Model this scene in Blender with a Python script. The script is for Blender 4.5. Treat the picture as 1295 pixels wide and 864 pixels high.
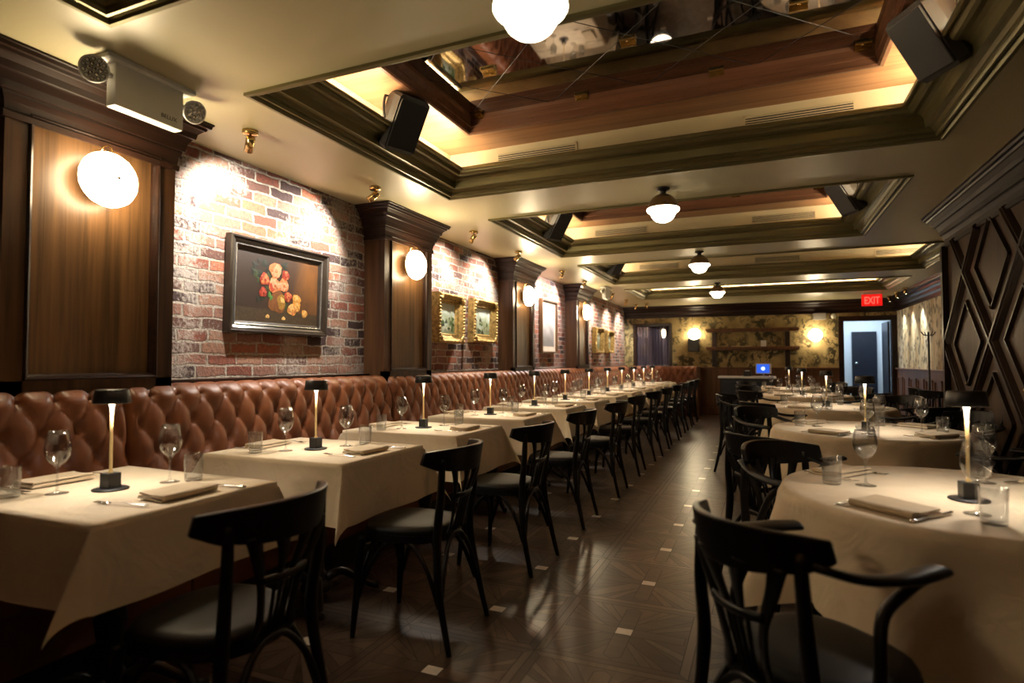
import bpy, bmesh, math, random
from mathutils import Vector, Matrix, Euler
random.seed(7)
sc = bpy.context.scene
for o in list(bpy.data.objects): bpy.data.objects.remove(o)
C = sc.collection
PI = math.pi

# ------------------------------------------------------------------ camera
cam_d = bpy.data.cameras.new('camera'); cam = bpy.data.objects.new('camera', cam_d); C.objects.link(cam)
F = 745.0
def _dir(u, v): return Vector((u-647.5, v-432.0, F)).normalized()
Yv = _dir(964, 456.5); Xv = -_dir(-1110, 458.5); Xv = (Xv - Yv*Xv.dot(Yv)).normalized(); Zv = Xv.cross(Yv)
R0 = Vector((Xv.x, Yv.x, Zv.x)); R1 = Vector((Xv.y, Yv.y, Zv.y)); R2 = Vector((Xv.z, Yv.z, Zv.z))
m = Matrix((( R0.x, -R1.x, -R2.x), (R0.y, -R1.y, -R2.y), (R0.z, -R1.z, -R2.z)))
cam.matrix_world = Matrix.Translation((0, 0, 1.2)) @ m.to_4x4()
cam_d.sensor_width = 36; cam_d.lens = F/1295*36; cam_d.clip_start = .05
cam_d.dof.use_dof = True; cam_d.dof.focus_distance = 3.9; cam_d.dof.aperture_fstop = 1.8
sc.camera = cam
# ------------------------------------------------------------------ exposure / world
sc.view_settings.view_transform = 'Standard'; sc.view_settings.look = 'None'
sc.view_settings.gamma = 1; sc.view_settings.use_curve_mapping = False
sc.view_settings.exposure = 0.0
SPOT_W, DOME_E, SCONCE_E, LED_E, TABLE_W = 135.0, 9.0, 78.0, 125.0, 3.8
w = bpy.data.worlds.new('world'); sc.world = w; w.use_nodes = True
w.node_tree.nodes['Background'].inputs[0].default_value = (1, .85, .65, 1)
w.node_tree.nodes['Background'].inputs[1].default_value = 0.0015

# ------------------------------------------------------------------ material helpers
class G:
    def __init__(s, name):
        s.m = bpy.data.materials.new(name); s.m.use_nodes = True; s.t = s.m.node_tree
        s.b = s.t.nodes['Principled BSDF']; s.out = s.t.nodes['Material Output']
    def n(s, ty, **k):
        nd = s.t.nodes.new(ty)
        for a, v in k.items():
            if a.startswith('i_'):
                nd.inputs[a[2:]].default_value = v
            else: setattr(nd, a, v)
        return nd
    def put(s, sock, v):
        if v is None: return
        if isinstance(v, bpy.types.NodeSocket): s.t.links.new(v, sock)
        else: sock.default_value = v
    def M(s, op, a, b=None, c=None):
        nd = s.n('ShaderNodeMath', operation=op)
        s.put(nd.inputs[0], a); s.put(nd.inputs[1], b); s.put(nd.inputs[2], c)
        return nd.outputs[0]
    def coord(s): return s.n('ShaderNodeTexCoord').outputs['Object']
    def mapping(s, sc_=(1, 1, 1), loc=(0, 0, 0), v=None):
        nd = s.n('ShaderNodeMapping'); s.put(nd.inputs['Vector'], v or s.coord())
        nd.inputs['Scale'].default_value = sc_; nd.inputs['Location'].default_value = loc
        return nd.outputs[0]
    def noise(s, scale=5, detail=3, v=None, rough=.5, dist=0):
        nd = s.n('ShaderNodeTexNoise'); nd.inputs['Scale'].default_value = scale; nd.inputs['Detail'].default_value = detail
        nd.inputs['Roughness'].default_value = rough; nd.inputs['Distortion'].default_value = dist
        if v: s.put(nd.inputs['Vector'], v)
        else: s.put(nd.inputs['Vector'], s.coord())
        return nd.outputs[0]
    def ramp(s, f, stops, interp='LINEAR'):
        nd = s.n('ShaderNodeValToRGB'); cr = nd.color_ramp; cr.interpolation = interp
        while len(cr.elements) < len(stops): cr.elements.new(.5)
        for e, (p, c) in zip(cr.elements, stops):
            e.position = p; e.color = (c[0], c[1], c[2], 1) if len(c) == 3 else c
        s.put(nd.inputs[0], f); return nd.outputs[0]
    def mix(s, f, a, b, mode='MIX'):
        nd = s.n('ShaderNodeMix', data_type='RGBA', blend_type=mode)
        s.put(nd.inputs[0], f)
        for i, x in ((6, a), (7, b)):
            if isinstance(x, tuple) and len(x) == 3: x = (*x, 1)
            s.put(nd.inputs[i], x)
        return nd.outputs[2]
    def bump(s, h, strength=.3, dist=.01):
        nd = s.n('ShaderNodeBump'); nd.inputs['Strength'].default_value = strength; nd.inputs['Distance'].default_value = dist
        s.put(nd.inputs['Height'], h); s.t.links.new(nd.outputs[0], s.b.inputs['Normal'])
    def col(s, v):
        if isinstance(v, tuple) and len(v) == 3: v = (*v, 1)
        s.put(s.b.inputs['Base Color'], v)
    def fin(s, rough=.5, metal=0, spec=.5, coat=0):
        s.put(s.b.inputs['Roughness'], rough); s.put(s.b.inputs['Metallic'], metal)
        s.b.inputs['Specular IOR Level'].default_value = spec; s.b.inputs['Coat Weight'].default_value = coat
        return s.m

def plain(name, c, rough=.5, metal=0, var=.12, scale=12, bump=0, spec=.5):
    g = G(name); f = g.noise(scale, 3)
    c2 = tuple(x*(1-var) for x in c); c3 = tuple(min(1, x*(1+var)) for x in c)
    g.col(g.ramp(f, [(.3, c2), (.7, c3)]))
    if bump: g.bump(g.noise(scale*12, 2), bump, .002)
    return g.fin(rough, metal, spec)
def wood(name, dark, light, axis='Z', scale=1.0, rough=.35, streak=30, coat=0.0, spec=.28):
    g = G(name); s = [streak]*3; s['XYZ'.index(axis)] = 1.1
    v = g.mapping(tuple(x*scale for x in s))
    f1 = g.noise(1.0, 5, v, .62, .6)
    s2 = [5.0]*3; s2['XYZ'.index(axis)] = .35
    f2 = g.noise(1.0, 2, g.mapping(tuple(x*scale for x in s2)), .5, 1.2)
    f = g.M('ADD', g.M('MULTIPLY', f1, .6), g.M('MULTIPLY', f2, .45))
    g.col(g.ramp(f, [(.36, dark), (.5, tuple((a+b)/2 for a, b in zip(dark, light))), (.68, light)]))
    g.bump(f1, .08, .002)
    return g.fin(rough, 0, spec, coat)
def emis(name, c, e, base=(.8, .8, .8)):
    g = G(name); g.col(base); g.b.inputs['Emission Color'].default_value = (*c, 1)
    g.b.inputs['Emission Strength'].default_value = e
    n_ = g.noise(3, 1); g.put(g.b.inputs['Roughness'], g.ramp(n_, [(0, (.3,)*3), (1, (.35,)*3)]))
    return g.m
def glass_mat(name, tint=(.93, .94, .95)):
    g = G(name); g.t.nodes.remove(g.b)
    tr = g.n('ShaderNodeBsdfTransparent'); gl = g.n('ShaderNodeBsdfGlossy'); gl.inputs['Roughness'].default_value = .02
    fc = g.n('ShaderNodeLayerWeight'); fc.inputs[0].default_value = .5
    g.t.links.new(g.ramp(fc.outputs[1], [(.3, tint), (1, tuple(x*.9 for x in tint))]), tr.inputs[0])
    mx = g.n('ShaderNodeMixShader'); g.t.links.new(g.M('ADD', .10, g.M('MULTIPLY', g.M('POWER', fc.outputs[1], 3.0), .8)), mx.inputs[0])
    g.t.links.new(tr.outputs[0], mx.inputs[1]); g.t.links.new(gl.outputs[0], mx.inputs[2])
    g.t.links.new(mx.outputs[0], g.out.inputs[0]); return g.m

# ---- brick wall
def brick_mat():
    g = G('old_brick'); co = g.coord()
    nd = g.n('ShaderNodeTexNoise'); nd.inputs['Scale'].default_value = 9; g.put(nd.inputs['Vector'], co)
    vm = g.n('ShaderNodeVectorMath', operation='MULTIPLY_ADD'); g.put(vm.inputs[0], nd.outputs[1]); vm.inputs[1].default_value = (.03, .03, .03)
    g.put(vm.inputs[2], co)
    sx = g.n('ShaderNodeSeparateXYZ'); g.put(sx.inputs[0], vm.outputs[0]); Y, Z = sx.outputs[1], sx.outputs[2]
    rz = g.M('DIVIDE', Z, .07); row = g.M('FLOOR', rz); fz = g.M('FRACT', rz)
    shift = g.M('MULTIPLY', g.M('MODULO', row, 2.0), .5)
    wn0 = g.n('ShaderNodeTexWhiteNoise', noise_dimensions='1D'); g.put(wn0.inputs['W'], row)
    ry = g.M('ADD', g.M('DIVIDE', Y, .205), g.M('ADD', shift, g.M('MULTIPLY', wn0.outputs[0], .35)))
    colm = g.M('FLOOR', ry); fy = g.M('FRACT', ry)
    dz = g.M('MULTIPLY', g.M('MINIMUM', fz, g.M('SUBTRACT', 1, fz)), .07)
    dy = g.M('MULTIPLY', g.M('MINIMUM', fy, g.M('SUBTRACT', 1, fy)), .205)
    d = g.M('MINIMUM', dz, dy)
    n2 = g.noise(45, 4, co, .65); n3 = g.noise(2.3, 4, co, .6)
    dd = g.M('ADD', d, g.M('ADD', g.M('MULTIPLY', g.M('SUBTRACT', n2, .5), .014), g.M('MULTIPLY', g.M('SUBTRACT', g.noise(14, 3, co, .6), .5), .016)))
    mask = g.n('ShaderNodeMapRange'); g.put(mask.inputs[0], dd); mask.inputs[1].default_value = .0055; mask.inputs[2].default_value = .0085
    mk = mask.outputs[0]
    cx = g.n('ShaderNodeCombineXYZ'); g.put(cx.inputs[0], colm); g.put(cx.inputs[1], row)
    wn = g.n('ShaderNodeTexWhiteNoise', noise_dimensions='2D'); g.put(wn.inputs['Vector'], cx.outputs[0])
    bc = g.ramp(wn.outputs[0], [(0, (.05, .030, .028)), (.16, (.19, .065, .042)), (.34, (.33, .115, .065)), (.5, (.24, .12, .085)), (.66, (.11, .055, .042)), (.8, (.28, .15, .10)), (1, (.36, .24, .17))], 'CONSTANT')
    bc = g.mix(g.M('MULTIPLY', n2, .5), bc, (.12, .075, .06), 'MULTIPLY') if False else bc
    bc = g.mix(g.ramp(n2, [(.45, (0,)*3), (.70, (.7,)*3)]), bc, (.07, .045, .04))
    smear = g.ramp(g.M('ADD', n3, g.M('MULTIPLY', g.M('SUBTRACT', n2, .5), .6)), [(.52, (0,)*3), (.66, (.7,)*3)])
    bc = g.mix(smear, bc, (.40, .34, .29))
    mort = g.ramp(n2, [(.3, (.16, .13, .11)), (.6, (.42, .36, .29))])
    g.col(g.mix(mk, mort, bc))
    h = g.M('ADD', g.M('MULTIPLY', mk, .7), g.M('MULTIPLY', n2, .55))
    g.bump(h, 1.0, .018)
    return g.fin(.88, 0, .2)
def paper_mat(name, kind):
    g = G(name); co = g.coord()
    nd = g.n('ShaderNodeTexNoise'); nd.inputs['Scale'].default_value = 2.2; nd.inputs['Detail'].default_value = 3; g.put(nd.inputs['Vector'], co)
    vm = g.n('ShaderNodeVectorMath', operation='MULTIPLY_ADD'); g.put(vm.inputs[0], nd.outputs[1]); vm.inputs[1].default_value = (.55, .55, .55); g.put(vm.inputs[2], co)
    wv = g.n('ShaderNodeTexWave', wave_type='RINGS', rings_direction='SPHERICAL'); wv.inputs['Scale'].default_value = 3.2 if kind else 3.0
    wv.inputs['Distortion'].default_value = 5; wv.inputs['Detail'].default_value = 3; wv.inputs['Detail Scale'].default_value = 2.2
    g.put(wv.inputs['Vector'], vm.outputs[0])
    vo = g.n('ShaderNodeTexVoronoi', feature='F1'); vo.inputs['Scale'].default_value = 7 if kind else 4; g.put(vo.inputs['Vector'], vm.outputs[0])
    big = g.noise(1.4, 2, co)
    if kind == 0:
        ring = g.ramp(wv.outputs[1], [(.30, (1,)*3), (.44, (0,)*3)])
        vo2 = g.n('ShaderNodeTexVoronoi', feature='F1'); vo2.inputs['Scale'].default_value = 19; g.put(vo2.inputs['Vector'], vm.outputs[0])
        blob = g.ramp(g.M('ADD', vo2.outputs[0], g.M('MULTIPLY', g.M('SUBTRACT', g.noise(30, 3, co), .5), .5)), [(.26, (1,)*3), (.40, (0,)*3)])
        near = g.ramp(vo.outputs[0], [(.48, (1,)*3), (.75, (0,)*3)])
        leaf = g.mix(1.0, g.mix(1.0, ring, near, 'MULTIPLY'), g.mix(1.0, blob, near, 'MULTIPLY'), 'LIGHTEN')
        gate = g.ramp(big, [(.34, (.55,)*3), (.5, (1,)*3)])
        base = g.ramp(g.noise(3, 3, co), [(.3, (.18, .125, .045)), (.7, (.44, .34, .16))])
        c = g.mix(g.mix(1.0, leaf, gate, 'MULTIPLY'), base, (.055, .045, .02))
    else:
        st = g.noise(1, 4, g.mapping((9, 5, .8)), .6)
        f = g.M('ADD', g.M('MULTIPLY', vo.outputs[0], .7), g.M('MULTIPLY', g.noise(1, 5, g.mapping((14, 14, 7)), .65), .9))
        leaf = g.ramp(f, [(.60, (1,)*3), (.80, (0,)*3)])
        base = g.ramp(st, [(.35, (.30, .20, .09)), (.5, (.50, .44, .30)), (.7, (.62, .60, .50))])
        c = g.mix(leaf, base, (.13, .12, .10))
    g.col(c); return g.fin(.7, 0, .3)
def marble_mirror(): 
    g = G('antique_mirror'); f = g.noise(3, 5, None, .7, 1)
    g.col(g.ramp(f, [(.3, (.30, .27, .26)), (.6, (.44, .41, .39)), (.75, (.30, .25, .22))]))
    return g.fin(.035, 1)
def leather(name, a, b, rough=.36, spec=.4):
    g = G(name); f = g.noise(4, 4); g.col(g.ramp(f, [(.3, a), (.7, b)]))
    g.bump(g.noise(220, 2), .12, .001); return g.fin(rough, 0, spec)
def cloth_mat(name, a, b):
    g = G(name); f = g.noise(6, 4); g.col(g.ramp(f, [(.3, a), (.7, b)]))
    g.bump(g.M('ADD', g.M('MULTIPLY', g.noise(400, 1), .03), g.M('MULTIPLY', g.noise(5.5, 3, None, .55, 1.2), 1.6)), .5, .012)
    g.b.inputs['Sheen Weight'].default_value = .15
    return g.fin(.8, 0, .25)

MT = {}
MT['brick'] = brick_mat()
MT['paper'] = paper_mat('damask_wallpaper', 0); MT['paper2'] = paper_mat('landscape_wallpaper', 1)
MT['walnut'] = wood('walnut_vertical', (.014, .006, .003), (.080, .036, .015), 'Z', 1, .32)
MT['walnut_in'] = wood('walnut_panel', (.018, .009, .004), (.125, .062, .024), 'Z', 1, .38)
MT['walnut_y'] = wood('walnut_along', (.007, .003, .002), (.024, .010, .006), 'Y', 1, .3)
MT['walnut_x'] = wood('walnut_across', (.007, .003, .002), (.024, .010, .006), 'X', 1, .3)
MT['lattice'] = wood('lattice_panel_wood', (.020, .011, .006), (.070, .038, .020), 'Z', 1, .42)
MT['lattice_bar'] = wood('lattice_bar_wood', (.007, .0035, .0025), (.020, .010, .006), 'Z', 1, .33)
MT['soffit'] = wood('coffer_wood', (.24, .10, .045), (.50, .26, .13), 'X', .6, .35)
MT['soffit_dark'] = wood('coffer_frame_wood', (.085, .035, .018), (.20, .09, .05), 'X', .6, .3)
MT['wains'] = wood('wainscot_wood', (.06, .025, .012), (.17, .075, .035), 'Z', 1, .4)
MT['ceil'] = plain('ceiling_paint', (.46, .405, .24), .36, 0, .03, 2)
MT['white'] = plain('cove_paint', (.72, .63, .40), .5, 0, .03, 3)
MT['gilt'] = plain('bronze_gilt_paint', (.17, .145, .06), .38, .55, .06, 4)
MT['groove'] = plain('floor_groove', (.010, .007, .005), .5)
MT['leather'] = leather('tan_leather', (.125, .038, .013), (.19, .062, .022), .42)
MT['black_leather'] = leather('black_leather', (.005, .005, .005), (.010, .010, .010), .5, .22)
MT['black_wood'] = plain('black_lacquered_wood', (.005, .005, .006), .36, 0, .3, 10, 0, .35)
MT['iron'] = plain('black_cast_iron', (.012, .011, .011), .4, .2)
MT['cloth'] = cloth_mat('sand_linen', (.56, .46, .32), (.63, .525, .375))
MT['napkin'] = cloth_mat('napkin_linen', (.42, .33, .21), (.50, .40, .27))
MT['brass'] = plain('brushed_brass', (.60, .42, .17), .25, 1, .1, 20)
MT['stem'] = plain('satin_brass_stem', (.85, .60, .26), .38, .45, .05, 20)
MT['steel'] = plain('polished_steel', (.75, .74, .72), .12, 1, .05, 20)
MT['bronze'] = plain('brushed_bronze', (.20, .13, .08), .3, 1, .2, 20)
MT['black'] = plain('black_satin_paint', (.012, .013, .015), .4)
MT['speaker'] = plain('black_plastic', (.016, .015, .014), .5)
MT['glass'] = glass_mat('thin_clear_glass')
MT['pane'] = glass_mat('window_glass', (.7, .7, .75))
MT['mirror'] = marble_mirror()
MT['plastic'] = plain('white_plastic', (.62, .62, .60), .4, 0, .03)
MT['grey'] = plain('grey_plastic', (.35, .34, .33), .4, 0, .05)
MT['reflector'] = plain('lamp_reflector', (.8, .8, .8), .15, 1, .2, 60)
MT['opal'] = emis('lit_opal_glass', (1, .86, .62), DOME_E)
MT['opal_disc'] = emis('lit_sconce_glass', (1, .80, .50), SCONCE_E)
MT['led'] = emis('led_strip_light', (1, .84, .58), LED_E)
MT['lens'] = emis('lit_spot_lens', (1, .94, .84), 25)
MT['exit'] = emis('red_exit_panel', (1, .012, .008), .85, (.3, .01, .01))
MT['exit_on'] = emis('red_exit_letters', (1, .16, .11), 1.0, (.3, .02, .02))
MT['screen'] = emis('blue_screen', (.03, .13, .8), 1.0, (.01, .02, .05))
MT['screen_w'] = emis('screen_text', (.5, .7, 1), 2.0)
MT['frame_dark'] = plain('dark_picture_frame', (.022, .015, .010), .3, .1, .3, 14)
MT['frame_bead'] = plain('silvered_frame_bead', (.35, .33, .30), .25, .8, .2, 20)
MT['gold'] = plain('antique_gold', (.30, .19, .06), .42, .7, .5, 30)
MT['marble'] = plain('white_marble_top', (.75, .76, .78), .25, 0, .06, 6)
MT['hall'] = plain('pale_hall_paint', (.66, .72, .76), .6, 0, .02)
MT['navy'] = plain('navy_door_paint', (.014, .018, .03), .4)
MT['curtain'] = wood('striped_curtain', (.13, .10, .11), (.42, .36, .38), 'Z', 1, .8, 22)
MT['tile'] = plain('white_stone_tile', (.62, .57, .52), .3, 0, .08, 30)
FW = []
for i, c in enumerate([(.050, .030, .022), (.072, .045, .034), (.036, .021, .016), (.092, .060, .045), (.058, .036, .028)]):
    FW.append(wood('parquet_%d' % i, tuple(x*.6 for x in c), tuple(x*1.3 for x in c), 'XY'[i % 2], 1, .30, 24, 0, .42))

# ------------------------------------------------------------------ geometry helpers
class MB:
    def __init__(s): s.v = []; s.f = []; s.mi = []; s.sm = []
    def add(s, vs, fs, mi=0, smooth=False):
        o = len(s.v); s.v += [tuple(v) for v in vs]
        for f in fs: s.f.append([o+i for i in f]); s.mi.append(mi); s.sm.append(smooth)
        return s
    def box(s, a, b, mi=0, bev=0, mat=None):
        x0, x1 = sorted((a[0], b[0])); y0, y1 = sorted((a[1], b[1])); z0, z1 = sorted((a[2], b[2]))
        if not bev:
            vs = [(x, y, z) for x in (x0, x1) for y in (y0, y1) for z in (z0, z1)]
            fs = [(0, 1, 3, 2), (4, 6, 7, 5), (0, 4, 5, 1), (2, 3, 7, 6), (0, 2, 6, 4), (1, 5, 7, 3)]
        else:
            bm = bmesh.new(); bmesh.ops.create_cube(bm, size=1)
            for v in bm.verts: v.co = Vector(((x0+x1)/2+v.co.x*(x1-x0), (y0+y1)/2+v.co.y*(y1-y0), (z0+z1)/2+v.co.z*(z1-z0)))
            bmesh.ops.bevel(bm, geom=bm.edges[:], offset=bev, segments=2, affect='EDGES', profile=.6)
            bm.verts.index_update(); vs = [v.co[:] for v in bm.verts]; fs = [[v.index for v in f.verts] for f in bm.faces]; bm.free()
        if mat: vs = [mat @ Vector(v) for v in vs]
        return s.add(vs, fs, mi)
    def lathe(s, prof, n=24, c=(0, 0, 0), mi=0, mat=None, smooth=True, a0=0, a1=2*PI):
        full = abs(a1-a0-2*PI) < 1e-6; k = n if full else n+1
        vs = []; fs = []
        for r, z in prof:
            for i in range(k):
                a = a0+(a1-a0)*i/n; vs.append(Vector((c[0]+r*math.cos(a), c[1]+r*math.sin(a), c[2]+z)))
        for j in range(len(prof)-1):
            for i in range(n):
                i2 = (i+1) % k
                fs.append((j*k+i, j*k+i2, (j+1)*k+i2, (j+1)*k+i))
        if mat: vs = [mat @ v for v in vs]
        return s.add(vs, fs, mi, smooth)
    def tube(s, pts, r, n=8, mi=0, smooth_path=0, closed_ends=True, up=None, flat=None):
        pts = [Vector(p) for p in pts]
        rr = r if isinstance(r, (list, tuple)) else [r]*len(pts)
        if smooth_path:
            P = []; Q = []
            for i in range(len(pts)-1):
                p0 = pts[max(i-1, 0)]; p1 = pts[i]; p2 = pts[i+1]; p3 = pts[min(i+2, len(pts)-1)]
                for k in range(smooth_path):
                    t = k/smooth_path
                    P.append(.5*((2*p1)+(p2-p0)*t+(2*p0-5*p1+4*p2-p3)*t*t+(3*p1-p0-3*p2+p3)*t**3)); Q.append(rr[i]*(1-t)+rr[i+1]*t)
            P.append(pts[-1]); Q.append(rr[-1]); pts, rr = P, Q
        vs = []; fs = []; nrm = Vector(up) if up else None
        for i, p in enumerate(pts):
            t = (pts[min(i+1, len(pts)-1)]-pts[max(i-1, 0)]).normalized()
            if nrm is None: nrm = t.orthogonal().normalized()
            nrm = (nrm - t*nrm.dot(t)).normalized(); bi = t.cross(nrm)
            fa, fb = flat if flat else (1, 1)
            for k in range(n):
                a = 2*PI*k/n; vs.append(p + nrm*math.cos(a)*rr[i]*fa + bi*math.sin(a)*rr[i]*fb)
        for i in range(len(pts)-1):
            for k in range(n): fs.append((i*n+k, i*n+(k+1) % n, (i+1)*n+(k+1) % n, (i+1)*n+k))
        if closed_ends: fs.append(tuple(range(n))[::-1]); fs.append(tuple((len(pts)-1)*n+k for k in range(n)))
        return s.add(vs, fs, mi, True)
    def prism(s, poly, z0, z1, mi=0):
        n = len(poly); vs = [(x, y, z0) for x, y in poly]+[(x, y, z1) for x, y in poly]
        fs = [tuple(range(n))[::-1], tuple(range(n, 2*n))]+[(i, (i+1) % n, n+(i+1) % n, n+i) for i in range(n)]
        return s.add(vs, fs, mi)
    def build(s, name, mats, parent=None, fixn=True):
        me = bpy.data.meshes.new(name); me.from_pydata(s.v, [], s.f)
        if not isinstance(mats, (list, tuple)): mats = [mats]
        for m_ in mats: me.materials.append(m_)
        me.polygons.foreach_set('material_index', s.mi); me.polygons.foreach_set('use_smooth', s.sm); me.update()
        if fixn:
            bm = bmesh.new(); bm.from_mesh(me); bmesh.ops.recalc_face_normals(bm, faces=bm.faces); bm.to_mesh(me); bm.free()
        o = bpy.data.objects.new(name, me); C.objects.link(o)
        if parent: o.parent = parent
        return o
def tag(o, label, cat, group=None, kind=None):
    o['label'] = label; o['category'] = cat
    if group: o['group'] = group
    if kind: o['kind'] = kind
    return o
def thing(name, label, cat, loc=(0, 0, 0), rz=0, group=None):
    o = bpy.data.objects.new(name, None); C.objects.link(o); o.location = loc; o.rotation_euler = (0, 0, rz); o.empty_display_size = .05
    return tag(o, label, cat, group)
def struct(o): o['kind'] = 'structure'; return o
def dup(root, loc, rz, label, group=None):
    r = root.copy(); C.objects.link(r); r.location = loc; r.rotation_euler = (root.rotation_euler.x, root.rotation_euler.y, rz); r['label'] = label
    if group: r['group'] = group
    def rec(src, dst):
        for ch in list(src.children):
            c = ch.copy(); C.objects.link(c); c.parent = dst; rec(ch, c)
    rec(root, r); return r
ORD = ['nearest', 'second', 'third', 'fourth', 'fifth', 'sixth', 'seventh', 'eighth', 'ninth', 'tenth', 'eleventh', 'farthest']

def rect_sweep(mb, x0, y0, x1, y1, prof, mi=0, sign=1):
    """mitred profile around rectangle; prof = [(inward, z)]"""
    rings = []
    for d, z in prof:
        rings.append([(x0+d*sign, y0+d*sign, z), (x1-d*sign, y0+d*sign, z), (x1-d*sign, y1-d*sign, z), (x0+d*sign, y1-d*sign, z)])
    vs = [p for r in rings for p in r]; fs = []
    for j in range(len(prof)-1):
        for i in range(4): fs.append((j*4+i, j*4+(i+1) % 4, (j+1)*4+(i+1) % 4, (j+1)*4+i))
    mb.add(vs, fs, mi)
def path_sweep(mb, path, prof, mi=0, left=True):
    """profile (out, z) swept along an open XY polyline with mitred corners; out is to the left of travel"""
    n = len(path); P = [Vector((p[0], p[1], 0)) for p in path]; offs = []
    for i in range(n):
        ds = []
        if i > 0: ds.append((P[i]-P[i-1]).normalized())
        if i < n-1: ds.append((P[i+1]-P[i]).normalized())
        ns = [Vector((-d.y, d.x, 0)) for d in ds]
        if len(ns) == 1: offs.append(ns[0])
        else:
            b = (ns[0]+ns[1]); offs.append(b/(b.dot(ns[0])) if b.length > 1e-6 else ns[0])
    k = len(prof); vs = []; fs = []
    for i in range(n):
        for d, z in prof: q = P[i]+offs[i]*d; vs.append((q.x, q.y, z))
    for i in range(n-1):
        for j in range(k-1): fs.append((i*k+j, i*k+j+1, (i+1)*k+j+1, (i+1)*k+j))
    fs.append(tuple(range(k))); fs.append(tuple((n-1)*k+j for j in range(k))[::-1])
    mb.add(vs, fs, mi)

XL, XR, XR2, YN, YB, ZC = -3.0, 1.5, 2.5, -1.2, 13.9, 2.46
YP = 6.23   # far end of the lattice-panelled wall
# ------------------------------------------------------------------ floor
def floor():
    mb = MB(); mb.add([(XL-.1, YN-.1, 0), (XR2+.1, YN-.1, 0), (XR2+.1, YB+1.6, 0), (XL-.1, YB+1.6, 0)], [(0, 1, 2, 3)], 0)
    S = .615
    def piece(cx, cy, poly, z, mi, under=True):
        n_ = len(poly); ins = []
        A_ = sum(poly[k][0]*poly[(k+1) % n_][1]-poly[(k+1) % n_][0]*poly[k][1] for k in range(n_)); sg = 1 if A_ > 0 else -1
        def off(d_):
            out = []
            for k in range(n_):
                p0, p1, p2 = Vector(poly[k-1]), Vector(poly[k]), Vector(poly[(k+1) % n_])
                e1 = (p1-p0).normalized(); e2 = (p2-p1).normalized(); n1 = Vector((-e1.y, e1.x))*sg; n2 = Vector((-e2.y, e2.x))*sg
                b_ = n1+n2; b_ = b_/max(.35, b_.dot(n1)); out.append(p1+b_*d_)
            return out
        mb.add([(cx+p[0], cy+p[1], z-.00015) for p in off(-.0018)], [tuple(range(n_))], 0)
        poly = off(.0015)
        mb.add([(cx+p[0], cy+p[1], z) for p in poly], [tuple(range(len(poly)))], mi)
    h = S/2; b = .036; q = h-b-.0015; pw = .036
    def rot(poly, k):
        for _ in range(k): poly = [(-y, x) for x, y in poly]
        return poly
    for i in range(-3, 7):
        for j in range(-5, 22):
            cx, cy = -1.195+S*i, 2.02+S*j
            if cx < XL-.3 or cx > XR2+.3 or cy > YB+.2: continue
            if cx > XR+.4 and cy < YP-.3: continue
            r = lambda: random.randint(1, 5)
            for k in range(4):   # border strips
                piece(cx, cy, rot([(-h+.001, -h+.001), (h-.001, -h+.001), (h-b, -h+b), (-h+b, -h+b)], k), .0003, r())
                piece(cx, cy, rot([(-q, -q), (q, -q), (0, -.01)], k), .0003, r())
                # two ribs per quadrant
                piece(cx, cy, rot([(-q+.10, -q), (-q+.15, -q), (-.02, -.10), (-.02, -.055)], k), .0006, r())
                piece(cx, cy, rot([(q-.10, -q), (q-.15, -q), (.02, -.10), (.02, -.055)], k), .0006, r())
                piece(cx, cy, rot([(-q, -q), (-q+.05, -q), (.025, -.025), (-.025, .025), (-q, -q+.05)], k), .0009, r())
            piece(cx, cy, rot([(-q+.01, -pw), (q-.01, -pw), (q-.01, pw), (-q+.01, pw)], 0), .0012, r())
            piece(cx, cy, [(-pw, -q+.04), (0, -q+.012), (pw, -q+.04), (pw, q-.04), (0, q-.012), (-pw, q-.04)], .0015, r())
            piece(cx, cy, [(-pw, -.030), (pw, -.030), (pw, .030), (-pw, .030)], .0018, 6)
    struct(mb.build('floor', [MT['groove']]+FW+[MT['tile']], fixn=False))
floor()

# ------------------------------------------------------------------ walls
mb = MB(); mb.box((XL-.15, YN, 0), (XL, YB+.1, ZC+.02)); struct(mb.build('wall_left', MT['brick']))
mb = MB(); mb.box((XL-.15, YN-.1, 0), (XR2, YN, ZC+.5)); struct(mb.build('wall_near', MT['walnut']))
mb = MB(); mb.box((XR, YN, 0), (XR+.12, YP, ZC)); mb.box((XR+.12, YP-.12, 0), (XR2+.1, YP, ZC)); struct(mb.build('wall_right', MT['lattice']))
mb = MB(); mb.box((XR2, YP, 0), (XR2+.12, YB+.1, ZC+.02)); struct(mb.build('wall_right_rear', MT['paper2']))
DX0, DX1, DZ = 1.56, 2.40, 2.02
WX0, WX1, WZ0, WZ1 = -2.72, -1.97, 1.08, 2.0
mb = MB()
mb.box((XL, YB, 0), (WX0, YB+.12, ZC+.02)); mb.box((WX0, YB, 0), (WX1, YB+.12, WZ0)); mb.box((WX0, YB, WZ1), (WX1, YB+.12, ZC+.02))
mb.box((WX1, YB, 0), (DX0, YB+.12, ZC+.02)); mb.box((DX0, YB, DZ), (DX1, YB+.12, ZC+.02)); mb.box((DX1, YB, 0), (XR2+.12, YB+.12, ZC+.02))
struct(mb.build('wall_back', MT['paper']))
mb = MB()   # lobby beyond the doorway
mb.box((DX0-.3, YB+1.5, 0), (DX1+.5, YB+1.6, 2.5)); mb.box((DX0-.35, YB+.12, 0), (DX0-.25, YB+1.5, 2.5)); mb.box((DX1+.4, YB+.12, 0), (DX1+.5, YB+1.5, 2.5))
mb.box((DX0-.35, YB+.12, 2.5), (DX1+.5, YB+1.6, 2.55)); struct(mb.build('wall_lobby', MT['hall']))
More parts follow.
